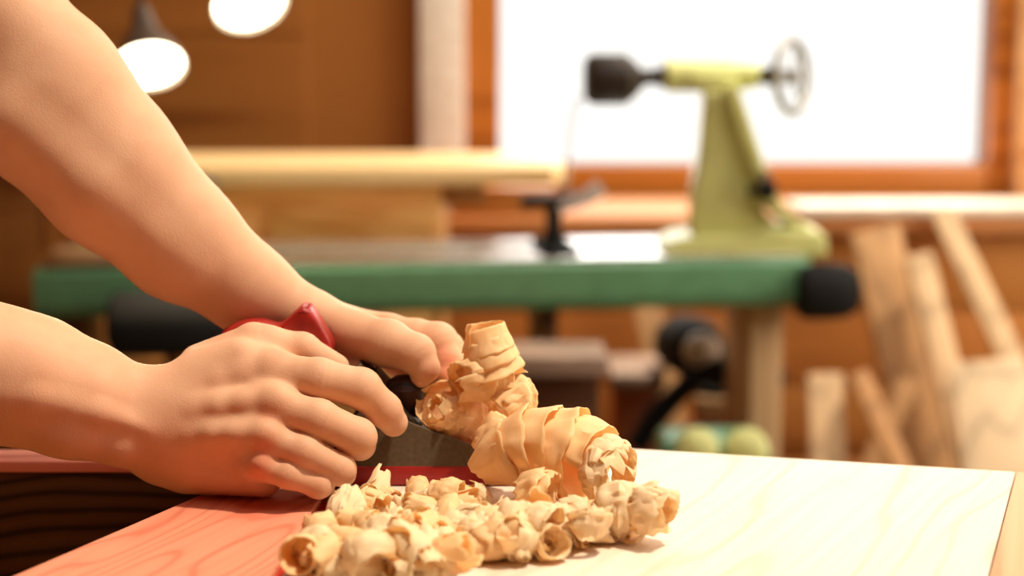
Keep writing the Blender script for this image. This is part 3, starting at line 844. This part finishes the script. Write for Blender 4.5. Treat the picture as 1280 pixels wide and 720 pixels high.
mt = drum(214, 404, 2.56, px(42, 2.56), 'motor', BLACK, ln=0.19)
B().box(at(214, 378, 2.62), (0.12, 0.05, 0.03), rot=R4, bev=0.004).done('motor_bracket', GREEN, lathe)
# headstock (hidden by the near side of the far arm)
c = bd(0.14, 0.15, BZ + 0.085)
hs = B().box(c, (0.17, 0.20, 0.165), rot=R4, bev=0.02, seg=3).done('headstock', LIME, lathe)
B().lathe(c + d * .085 + Vector((0, 0, .03)), d, [(0, .022), (.03, .022), (.032, .012), (.05, .012)], 24).done('spindle', CHROME, hs)
# tailstock
def TS(u, v, Y=2.80): return at(u, v, Y)
ts = B()
yf = 2.765
P = lambda u, v: Vector((at(u, v, 2.80).x, yf, at(u, v, 2.80).z))
# web of the column: wide sweeping foot to the right
web = smooth_line([P(878, 112), P(872, 190), P(864, 240), P(862, 292)], 4) + smooth_line([P(1000, 302), P(958, 268), P(940, 225), P(924, 175), P(905, 112)], 6)
ts.prism(web, (0, 0.075, 0), bev=0.008, seg=3)
col = ts.done('tailstock', LIME, lathe)
foot = smooth_line([P(826, 303), P(850, 292), P(930, 288), P(950, 280)], 3) + [P(1014, 284), P(1024, 288), P(1027, 316), P(826, 316)]
B().prism([p + Vector((0, -0.03, 0)) for p in foot], (0, 0.15, 0), bev=0.006, seg=3).done('tailstock_foot', LIME, col)
# flange rib on the right side of the column (faces the window)
rib = smooth_line([P(900, 108), P(921, 170), P(940, 225), P(962, 264), P(1000, 292)], 6)
rb = rib + [p + Vector((0.022, 0, 0.006)) for p in rib[::-1]]
B().prism([p + Vector((0, -0.022, 0)) for p in rb], (0, 0.12, 0), bev=0.004, seg=2).done('rib', LIME, col)
bc = at(830, 94, 2.80); be = at(950, 92, 2.80); ax = Vector((1, 0.06, 0)).normalized(); Lbar = (be - bc).length
r0 = px(21, 2.8)
B().lathe(bc, ax, [(0, r0 * .85), (.004, r0), (Lbar * .62, r0), (Lbar * .72, r0 * .96), (Lbar * .92, r0 * .78), (Lbar, r0 * .66)], 40).done('barrel', LIME, col)
B().box(at(890, 103, 2.80), (0.075, 0.06, 0.03), bev=0.006).done('barrel_saddle', LIME, col)
B().lathe(at(800, 96, 2.80), ax, [(0, px(9, 2.8)), (.01, px(10, 2.8)), (.022, px(10, 2.8)), (.024, px(12, 2.8)), (.045, px(12, 2.8))], 28).done('quill', CHUCKM, col)
B().lathe(at(731, 99, 2.80), ax, [(0, px(24, 2.8)), (.004, px(28, 2.8)), (.012, px(32, 2.8)), (.068, px(32, 2.8)), (.088, px(19, 2.8)), (.092, px(12, 2.8)), (.098, px(11, 2.8))], 8 * 5).done('chuck', CHUCKM, col)
# hand wheel
hc = at(990, 96, 2.81); wr = px(44, 2.81)
wax = Vector((0.82, -0.57, 0.06)).normalized()
B().lathe(at(948, 95, 2.80), ax, [(0, px(8, 2.8)), (.012, px(12, 2.8)), (.034, px(12, 2.8)), (.040, px(8, 2.8)), (.055, px(7, 2.8))], 24).done('wheel_hub', CHUCKM, col)
wx = wax.orthogonal().normalized(); wy = wax.cross(wx)
ring = [hc + (wx * math.cos(2 * PI * i / 48) + wy * math.sin(2 * PI * i / 48)) * wr for i in range(48)]
hwb = B().tube(ring, px(5.5, 2.8), 14, closed=True)
for k in range(3):
    a = 2 * PI * k / 3 + .4
    hwb.tube([hc, hc + (wx * math.cos(a) + wy * math.sin(a)) * wr], .0035, 8)
hwb.lathe(hc - wax * .008, wax, [(0, .012), (.018, .012)], 20)
WHEELM = plain('grey_wheel', srgb(150, 148, 140), 0.35, 0.5)
hwb.done('hand_wheel', WHEELM, col)
B().tube([at(935, 240, 2.74), at(955, 236, 2.735)], .008, 12).lathe(at(950, 238, 2.735), (1, 0, .1), [(0, .008), (.004, .017), (.02, .017), (.026, .008)], 20).done('lock_knob', BLACK, col)
B().tube([at(952, 232, 2.735), at(958, 214, 2.735)], [.005, .009], 12).done('lock_lever', CHROME, col)
# tool rest on the bed
tr = B().box(at(694, 312, 2.80), (0.06, 0.16, 0.022), rot=R4, bev=0.005).done('tool_rest', BLACK, lathe)
B().lathe(at(692, 309, 2.78), (0, 0, 1), [(0, .018), (.02, .018), (.03, .013), (.075, .013)], 24).done('post', BLACK, tr)
B().prism([at(650, 262, 2.76), at(722, 258, 2.76), at(736, 240, 2.76), at(700, 244, 2.76), at(652, 246, 2.76)], (0, 0.02, 0), bev=.002).done('rest_bar', CHUCKM, tr)
B().tube([at(700, 262, 2.74), at(728, 250, 2.74), at(752, 234, 2.74)], [.007, .012, .016], 14).done('rest_lever', plain('bright_handle', srgb(226, 214, 204), .4), tr)
B().tube(smooth_line([at(728, 120, 2.78), at(718, 135, 2.78), at(712, 170, 2.78), at(709, 205, 2.78), at(706, 240, 2.78)], 6), 0.0028, 8).done('cable', plain('grey_cable', srgb(170, 172, 172), .5), lathe)
TRAYW = wood('plank_on_lathe', srgb(226, 186, 138), srgb(196, 150, 100))
# legs
DARKLEG = wood('dark_leg', srgb(110, 70, 36), srgb(70, 40, 18)); LEGW = wood('pale_leg', srgb(222, 184, 138), srgb(190, 146, 100), along=(0, 0, 1))
for s, w_ in ((0.04, .06), ((at(692, 400, 2.75).x - BL.x) / d.x, .028), (Lb - .055, .055)):
    p = bd(s, .15, BZ)
    B().box((p.x, p.y, (BZ - .0815) / 2), (w_, 0.18, BZ - .0815), rot=R4, bev=.006).done('leg', DARKLEG if w_ != .055 else LEGW, lathe)

# ------------------------------------------------------------------ room
WY = 3.90
WALLP = wood('wall_boards', srgb(176, 112, 52), srgb(120, 68, 26), rings=5, rough=.6)
FRAME = wood('window_wood', srgb(192, 120, 46), srgb(150, 86, 28), rings=8, rough=.45, coat=.1)
CREAM = plain('cream_paint', srgb(252, 247, 234), .6)
DARKP = wood('brown_panel', srgb(176, 116, 56), srgb(140, 84, 34), rings=3, rough=.45)
CONC = plain('concrete', srgb(96, 80, 62), .8, bump=.2)
PLAST = plain('warm_plaster', srgb(170, 120, 72), .85)
XL, XR, YF, ZC = -2.4, 2.6, -1.2, 2.7
zs = at(900, 205, WY).z; xl = at(625, 100, WY).x; xr = at(1235, 100, WY).x; zt = 2.15
def panel(name, x0, x1, y0, y1, z0, z1, mat, parent=None, bev=0, kind='structure'):
    o = B().box(((x0 + x1) / 2, (y0 + y1) / 2, (z0 + z1) / 2), (abs(x1 - x0), abs(y1 - y0), abs(z1 - z0)), bev=bev).done(name, mat, parent, smooth=bool(bev))
    if parent is None and kind: o['kind'] = kind
    return o
def struct_box(bb, x0, x1, y0, y1, z0, z1, bev=0):
    return bb.box(((x0 + x1) / 2, (y0 + y1) / 2, (z0 + z1) / 2), (x1 - x0, y1 - y0, z1 - z0), bev=bev)
panel('floor', XL - .1, XR + .1, YF - .1, WY + .1, -0.1, 0, CONC)
fw = 0.085
bb = B()
struct_box(bb, XL, xl - fw, WY, WY + .12, 0, ZC); struct_box(bb, xr + fw, XR, WY, WY + .12, 0, ZC)
struct_box(bb, xl - fw, xr + fw, WY, WY + .12, 0, zs - fw); struct_box(bb, xl - fw, xr + fw, WY, WY + .12, zt + fw, ZC)
# board joints of the wall
for k in range(9):
    struct_box(bb, XL, xl - fw - .35, WY - .012, WY, k * .30 + .004, k * .30 + .296, bev=.003)
w = bb.done('wall_back', DARKP, smooth=False); w['kind'] = 'structure'
bb = B()                                            # right wall with an unseen opening added for the side fill
struct_box(bb, XR, XR + .12, YF, 0.2, 0, ZC); struct_box(bb, XR, XR + .12, 3.2, WY + .12, 0, ZC)
struct_box(bb, XR, XR + .12, 0.2, 3.2, 0, 0.9); struct_box(bb, XR, XR + .12, 0.2, 3.2, 2.3, ZC)
w = bb.done('wall_right', PLAST, smooth=False); w['kind'] = 'structure'
panel('wall_left', XL - .12, XL, YF, WY + .12, 0, ZC, WALLP)
panel('wall_front', XL - .12, XR + .12, YF - .12, YF, 0, ZC, WALLP)
bb = B()                                            # ceiling with two unseen openings, added to let light in from above
sx0, sx1, sy0, sy1 = -0.1, 2.1, -0.1, 1.9
struct_box(bb, XL - .12, sx0, YF - .12, WY + .12, ZC, ZC + .1); struct_box(bb, sx1, XR + .12, YF - .12, WY + .12, ZC, ZC + .1)
struct_box(bb, sx0, sx1, YF - .12, sy0, ZC, ZC + .1); ry0, ry1 = 2.6, 3.6
struct_box(bb, sx0, sx1, sy1, ry0, ZC, ZC + .1); struct_box(bb, sx0, sx1, ry1, WY + .12, ZC, ZC + .1)
w = bb.done('ceiling', PLAST, smooth=False); w['kind'] = 'structure'
# the window of the picture
win = bpy.data.objects.new('window_1', None); COL.objects.link(win); win.location = ((xl + xr) / 2, WY, zs); win['kind'] = 'structure'
bpy.context.view_layer.update()
bb = B()
struct_box(bb, xl - fw, xl, WY - .03, WY + .09, zs - fw, zt + fw, .006); struct_box(bb, xr, xr + fw, WY - .03, WY + .09, zs - fw, zt + fw, .006)
struct_box(bb, xl, xr, WY - .03, WY + .09, zs - fw, zs, .006); struct_box(bb, xl, xr, WY - .03, WY + .09, zt, zt + fw, .006)
bb.done('window_frame', FRAME, win)
panel('pane', xl, xr, WY + .045, WY + .05, zs, zt, glass_mat(), win)
# cream post left of it, pale trim at its right
xa, xb = at(525, 100, WY - .05).x, at(581, 100, WY - .05).x
panel('trim_1', xa, xb, WY - .07, WY - .013, 0.8, ZC, CREAM, bev=.004)
xa = at(1272, 100, WY - .05).x
panel('trim_2', xa, xa + .12, WY - .07, WY, 0.8, ZC, wood('pale_trim', srgb(226, 184, 132), srgb(200, 150, 96)), bev=.004)
# counter along the wall under the window
cz = at(800, 270, 3.42).z
ctr = thing('wall_counter', 'long brown plank-fronted counter under the window', 'counter', (0.7, 3.65, 0))
cx0, cx1 = at(500, 270, 3.42).x, 2.3
panel('counter_top', cx0, cx1, 3.40, WY - .075, cz - .035, cz, wood('counter_wood', srgb(206, 140, 88), srgb(170, 104, 58), rings=6), ctr, .004)
for k in range(5):
    zz = cz - .045 - k * .155
    panel('front_board', cx0 + .02, cx1 - .02, 3.455, 3.475, max(zz - .150, 0.005), zz, wood('counter_front_%d' % k, srgb(204 + 6 * (k % 2), 138, 70), srgb(160, 100, 46), rings=5), ctr, .003)
panel('side_panel', cx0 + .02, cx0 + .045, 3.48, WY - .08, 0.005, cz - .04, FRAME, ctr, .002)
panel('side_panel', cx1 - .045, cx1 - .02, 3.48, WY - .08, 0.005, cz - .04, FRAME, ctr, .002)

# ------------------------------------------------------------------ left cabinet bench with thick pale top
TOPW = wood('cabinet_top_wood', srgb(240, 206, 152), srgb(214, 168, 108), rings=6, rough=.5)
CABW = wood('orange_cabinet_wood', srgb(250, 190, 116), srgb(228, 158, 84), rings=3, rough=.5, stretch=.2, warp=4)
cab = thing('cabinet', 'orange wooden cabinet with thick pale top, behind the far arm', 'cabinet', (-0.9, 3.2, 0))
tf = at(400, 208, 3.0).z
a0 = at(95, 215, 3.00); a1 = at(690, 216, 3.0); a1b = at(712, 206, 3.07)
tpoly = [Vector((a0.x, 3.0, tf)), Vector((a1.x, 3.0, tf)), Vector((a1b.x, 3.07, tf)), Vector((at(640, 188, 3.55).x, 3.36, tf)), Vector((a0.x, 3.36, tf))]
B().prism(tpoly, (0, 0, -0.034), bev=.005).done('worktop', TOPW, cab)
bx1 = at(552, 260, 3.05).x
panel('body', a0.x + .04, bx1, 3.04, 3.35, 0.005, tf - .036, CABW, cab, .004)
for (ua, ub) in ((120, 322), (338, 540)):
    dx0, dx1 = at(ua, 260, 3.03).x, at(ub, 260, 3.03).x
    dd = panel('door', dx0, dx1, 3.022, 3.038, 0.08, tf - .075, CABW, cab, .004)
    zc = tf - .16
    B().lathe((dx1 - .06, 3.021, zc), (0, -1, 0), [(0, .008), (.012, .008), (.016, .018), (.03, .018), (.034, .01)], 20).done('knob', DARKP, dd)
# top end stands on a brown batten bracket
panel('bracket', bx1, a1.x - .12, 3.06, 3.085, tf - .075, tf - .037, DARKP, cab, .003)
ch = thing('brown_crate', 'small dark brown box on the counter just under the end of the pale cabinet top', 'box', (at(625, 258, 3.5).x, 3.5, cz))
q = at(628, 258, 3.45)
panel('box_body', q.x - .10, q.x + .10, 3.42, 3.60, cz + .001, cz + .045, DARKP, ch, .003)
panel('box_lid', q.x - .105, q.x + .105, 3.415, 3.605, cz + .046, cz + .056, FRAME, ch, .003)

# white plank lying on the counter at the right
z1 = cz + .0015
pa, pb = at(1000, 272, 3.40), at(1330, 268, 3.40)
o = B().prism([Vector((pa.x, 3.385, z1)), Vector((pb.x + .25, 3.40, z1)), Vector((pb.x + .25, 3.56, z1)), Vector((pa.x - .01, 3.52, z1))], (0, 0, .022), bev=.003).done('white_plank', plain('whitewashed_wood', srgb(232, 218, 200), .5, scale=15))
tag(rehome(o, (pa.x + .3, 3.45, z1)), 'whitish plank lying on the counter right of the lathe', 'plank')

# ------------------------------------------------------------------ boards leaning under the window
LIGHTW = [wood('leaning_wood_%d' % i, srgb(*c), srgb(*[int(x * .82) for x in c]), along=(0, 0, 1), rings=10, rough=.55) for i, c in enumerate(((194, 150, 104), (216, 182, 142), (228, 200, 164), (186, 138, 92), (220, 188, 148)))]
def leaner(label, u0, v0, Y0, u1, v1, Y1, wpx, t, mat, name='leaning_board', tilt=0.0):
    """a board from its top point down through (u1, v1) and on to the floor"""
    p = at(u0, v0, Y0); q = at(u1, v1, Y1); dd = (q - p)
    k = (p.z - 0.004) / (p.z - q.z); q = p + dd * k
    L = (q - p).length; z = (p - q).normalized(); x = Vector((1, tilt, 0)); x = (x - z * x.dot(z)).normalized(); y = z.cross(x)
    M = Matrix((x, y, z)).transposed().to_4x4(); w = px(wpx, Y0)
    o = B().box((p + q) / 2, (w, t, L), rot=M, bev=.003).done(name, mat)
    lo = min((v.co.z for v in o.data.vertices)); o.data.transform(Matrix.Translation((0, 0, 0.002 - lo)))
    tag(rehome(o, (q.x, q.y, 0)), label, 'board')
leaner('broad light brown board leaning on the counter right of the black end knob', 1092, 292, 3.35, 1160, 585, 3.25, 62, .025, LIGHTW[0])
leaner('narrow pale board leaning beside the broad one, its top just right of it', 1147, 322, 3.28, 1212, 585, 3.17, 34, .025, LIGHTW[1])
leaner('slender pale batten leaning from the whitish plank down to the right', 1176, 268, 3.375, 1262, 450, 3.30, 30, .020, LIGHTW[4], 'leaning_batten')
leaner('wide pale panel leaning at the right edge, below the slender batten', 1232, 455, 3.10, 1250, 590, 3.05, 96, .02, LIGHTW[2])
leaner('short light board standing between the upright board and the broad leaning board', 1030, 468, 3.14, 1034, 585, 3.10, 44, .03, LIGHTW[1])
leaner('orange-brown slat crossing the foot of the broad leaning board', 1072, 470, 3.10, 1130, 600, 3.04, 26, .02, LIGHTW[3], 'leaning_batten')
leaner('light slat leaning to the left below the broad board', 1136, 478, 3.20, 1082, 600, 3.18, 26, .02, LIGHTW[0], 'leaning_batten')
leaner('light brown board leaning behind the middle of the lathe bed', 806, 372, 3.385, 836, 520, 3.365, 36, .025, LIGHTW[0])

# ------------------------------------------------------------------ low things under the lathe
BRICK = plain('reddish_wood', srgb(172, 98, 62), .7, scale=12, var=.08)
GREYW = plain('greyed_wood_top', srgb(160, 134, 116), .7, scale=15)
def stool(name, label, cat, ua, ub, v, Y, mat_top, mat_body, dp):
    p, q = at(ua, v, Y), at(ub, v, Y)
    t = thing(name, label, cat, ((p.x + q.x) / 2, Y + .15, 0))
    B().box(((p.x + q.x) / 2, Y + dp / 2, p.z - .018), (q.x - p.x, dp, .03), bev=.004).done('top', mat_top, t)
    w_ = (q.x - p.x) * .88; zb_ = p.z - .034
    B().box(((p.x + q.x) / 2, Y + .03 + (dp - .06) / 2, zb_ / 2 + .01), (w_, dp - .06, zb_ - .02), bev=.006).done('body', mat_body, t)
    for k in range(2):
        zz = zb_ - .04 - (zb_ - .1) * (k + .5) / 2.4
        dr = B().box(((p.x + q.x) / 2, Y + .028, zz), (w_ * .88, .014, (zb_ - .1) / 2.6), bev=.003).done('drawer', mat_body, t)
        B().lathe(((p.x + q.x) / 2, Y + .021, zz), (0, -1, 0), [(0, .006), (.01, .006), (.013, .012), (.022, .012)], 16).done('knob', DARKP, dr)
    return t
stool('tool_cabinet', 'low dark brown cabinet with greyish top, just right of the tall shaving roll', 'cabinet', 606, 760, 444, 2.46, GREYW, wood('dark_cabinet', srgb(96, 58, 30), srgb(60, 34, 16), rings=4), .14)
stool('reddish_crate', 'reddish box with pinkish top, under the lathe right of the low dark cabinet', 'box', 764, 832, 466, 3.05, GREYW, BRICK, .20)
stool('brick_red_crate', 'brick red box with pale lid behind the black lever', 'box', 872, 958, 500, 3.07, LIGHTW[0], BRICK, .20)
# green dust extractor base with two yellow-green knobs
p, q = at(826, 554, 2.50), at(966, 554, 2.50)
gm = thing('green_machine', 'low green machine with two yellow-green knobs, just behind the edge of the pale board', 'machine', ((p.x + q.x) / 2, 2.6, 0))
B().box(((p.x + q.x) / 2, 2.565, p.z / 2), (q.x - p.x, .13, p.z), bev=.02, seg=4).done('casing', GREEN, gm)
for u in (872, 934):
    c = at(u, 568, 2.48)
    B().lathe((c.x, 2.502, c.z), (0, -1, .35), [(0, .03), (.012, .034), (.026, .032), (.034, .02), (.036, .002)], 28).done('knob', LIME, gm)
# grinder on a stand: round bright wheel guard, dark body and diagonal lever
gr = thing('bench_grinder', 'small dark machine with a bright round cap and a black diagonal lever, under the lathe', 'machine', (at(876, 500, 3.0).x, 3.0, 0))
c = at(876, 440, 2.98)
B().lathe(c + Vector((0, .02, 0)), (0.15, -1, .1), [(0, .03), (.01, px(22, 2.98)), (.03, px(22, 2.98)), (.036, px(16, 2.98)), (.038, .004)], 32).done('round_cap', plain('pale_cap', srgb(226, 216, 210), .5), gr)
B().lathe(c + Vector((0, .03, 0)), (-.15, 1, -.1), [(0, .045), (.03, .055), (.12, .055), (.14, .035)], 32).done('motor_body', BLACK, gr)
B().tube([at(905, 452, 2.94), at(862, 478, 2.94), at(820, 520, 2.94), at(795, 560, 2.94)], [.012, .018, .022, .020], 14).done('lever', BLACK, gr)
B().box(at(930, 468, 3.03), (.14, .10, .035), bev=.01).done('table', BLACK, gr)
pz = at(900, 500, 3.07).z + .002
B().lathe((at(900, 500, 3.15).x, 3.15, pz), (0, 0, 1), [(0, .05), (.01, .05), (.015, .03), (c.z - .02 - pz, .03)], 24).done('stand', BLACK, gr)

# brown storage behind the left end of the lathe
stool('tall_cupboard', 'tall dark brown cupboard at the left edge, behind the forearms', 'cupboard', -150, 62, 185, 3.06, DARKP, DARKP, .28)
o = B().lathe(at(232, 452, 2.82) + Vector((0, 0, -.02)), (0, 0, 1), [(0, .030), (.004, .034), (.055, .034), (.06, .028), (.064, .028)], 28).done('tin', plain('amber_tin', srgb(214, 150, 60), .4))
zt_ = o.data.vertices[0].co.z
st = thing('side_table', 'low brown table under the left end of the lathe', 'table', (at(232, 452, 2.82).x, 2.82, 0))
c = at(232, 452, 2.82); zt_ = c.z - .0215
B().box((c.x, 2.84, zt_ - .014), (.19, .24, .026), bev=.003).done('table_top', DARKP, st)
for sx in (-.075, .075):
    for sy in (-.09, .09): B().box((c.x + sx, 2.84 + sy, (zt_ - .028) / 2), (.03, .03, zt_ - .03), bev=.002).done('leg', DARKP, st)
tag(rehome(o, (c.x, 2.82, zt_)), 'small amber tin on the low brown table, seen between the two forearms', 'tin')

# ------------------------------------------------------------------ hanging spot lamps
SHADEM = plain('brushed_grey_shade', srgb(150, 140, 126), .35, .6)
GLOW = emit_mat('lamp_glass', (1.0, 0.86, 0.62), 9)
def lamp(label, u, v, Y, rp, dirv):
    c = at(u, v, Y); dv = Vector(dirv).normalized(); r = px(rp, Y)
    t = thing('pendant_spot_lamp', label, 'lamp', (c.x, Y, ZC - .002), 'spot lamps hanging at the upper left')
    b0 = c - dv * .0
    B().lathe(b0 - dv * r * 2.2, dv, [(0, r * .22), (r * .3, r * .30), (r * .9, r * .42), (r * 1.7, r * .86), (r * 2.2, r * 1.04), (r * 2.2, r * .99), (r * 1.7, r * .80), (r * .9, r * .36)], 40, caps=False).done('lamp_shade', SHADEM, t)
    B().lathe(b0 - dv * r * .35, dv, [(0, r * .60), (r * .1, r * .86), (r * .24, r * .93), (r * .36, r * .80), (r * .42, r * .5), (r * .44, .001)], 40).done('bulb', GLOW, t)
    top = b0 - dv * r * 2.2
    B().tube(smooth_line([top, top - dv * .03 + Vector((0, 0, .02)), Vector((top.x, top.y + .01, top.z + .14)), Vector((top.x, top.y + .01, ZC - .03))], 6), .0035, 8).done('cord', BLACK, t)
    B().lathe((top.x, top.y + .01, ZC - .035), (0, 0, 1), [(0, .02), (.01, .04), (.034, .045)], 24).done('ceiling_rose', SHADEM, t)
    L = bpy.data.lights.new('lamp_light', 'SPOT'); L.energy = 9; L.color = (1, .78, .5); L.spot_size = 1.9; L.spot_blend = .5; L.shadow_soft_size = r * .8
    lo = bpy.data.objects.new('lamp_light', L); COL.objects.link(lo); lo.location = c + dv * .03
    lo.rotation_euler = dv.to_track_quat('-Z', 'Y').to_euler()
lamp('lower of the two glowing spot lamps, beside the far forearm', 187, 84, 2.55, 44, (0.22, -0.62, -0.75))
lamp('upper of the two glowing spot lamps, cut by the top edge', 313, 6, 2.60, 46, (0.34, -0.66, -0.70))

# ------------------------------------------------------------------ daylight, added fill lights and camera
W = bpy.data.worlds.new('day'); SC.world = W; W.use_nodes = True
bg = W.node_tree.nodes['Background']; bg.inputs[0].default_value = (1.0, 0.985, 0.94, 1); bg.inputs[1].default_value = 1.1
def area(name, loc, size, sy, e, col, tgt):
    L = bpy.data.lights.new(name, 'AREA'); L.shape = 'RECTANGLE'; L.size = size; L.size_y = sy; L.energy = e; L.color = col
    o = bpy.data.objects.new(name, L); COL.objects.link(o); o.location = loc
    o.rotation_euler = (Vector(tgt) - Vector(loc)).to_track_quat('-Z', 'Y').to_euler()
    return o
area('added_roof_fill', ((sx0 + sx1) / 2, (sy0 + sy1) / 2, ZC + .08), sx1 - sx0, sy1 - sy0, 8, (1, .90, .74), ((sx0 + sx1) / 2, (sy0 + sy1) / 2, 0))  # added overhead fill in the unseen opening above the bench
area('added_rear_roof_fill', ((sx0 + sx1) / 2, (ry0 + ry1) / 2, ZC + .08), sx1 - sx0, ry1 - ry0, 36, (1, .94, .82), ((sx0 + sx1) / 2 - .4, 3.3, 0))  # added light, brightens the lathe and the back of the room
area('window_daylight', ((xl + xr) / 2, WY - .06, (zs + zt) / 2), xr - xl, zt - zs, 12, (1, .95, .86), ((xl + xr) / 2, 0, 1.2))
area('added_side_fill', (XR - .02, 2.2, 1.6), 1.9, 1.35, 34, (1, .84, .6), (-1, 3.0, 1.2))  # added fill from outside the view, aimed at the background
S = bpy.data.lights.new('sun', 'SUN'); S.energy = 3.25; S.color = (1, .87, .68); S.angle = math.radians(4)
so = bpy.data.objects.new('sun', S); COL.objects.link(so); so.location = (1, 3, 4)
so.rotation_euler = Vector((-0.36, 0.09, -0.92)).to_track_quat('-Z', 'Y').to_euler()
cam = bpy.data.cameras.new('camera'); co = bpy.data.objects.new('camera', cam); COL.objects.link(co)
co.location = (0, 0, CAMZ); co.rotation_euler = (math.radians(90) - PITCH, 0, 0)
cam.lens = 60; cam.sensor_width = 36; cam.clip_start = .05
cam.dof.use_dof = True; cam.dof.focus_distance = 1.10; cam.dof.aperture_fstop = 3.4
SC.camera = co
SC.view_settings.view_transform = 'Standard'; SC.view_settings.look = 'None'; SC.view_settings.gamma = 1
SC.view_settings.use_curve_mapping = False; SC.view_settings.exposure = 0.22
SC.cycles.max_bounces = 16; SC.cycles.diffuse_bounces = 10; SC.cycles.transmission_bounces = 12

p, q = bd(0.03, .03, BZ + .0095), bd(0.34, .03, BZ + .0095)
o = B().box((p + q) / 2 + nrm * -.004 + Vector((0, 0, .011)), (.31, .042, .022), rot=R4, bev=.002).done('pale_plank', TRAYW)
tag(rehome(o, (p + q) / 2), 'short pale plank lying on the left end of the lathe bed', 'plank')
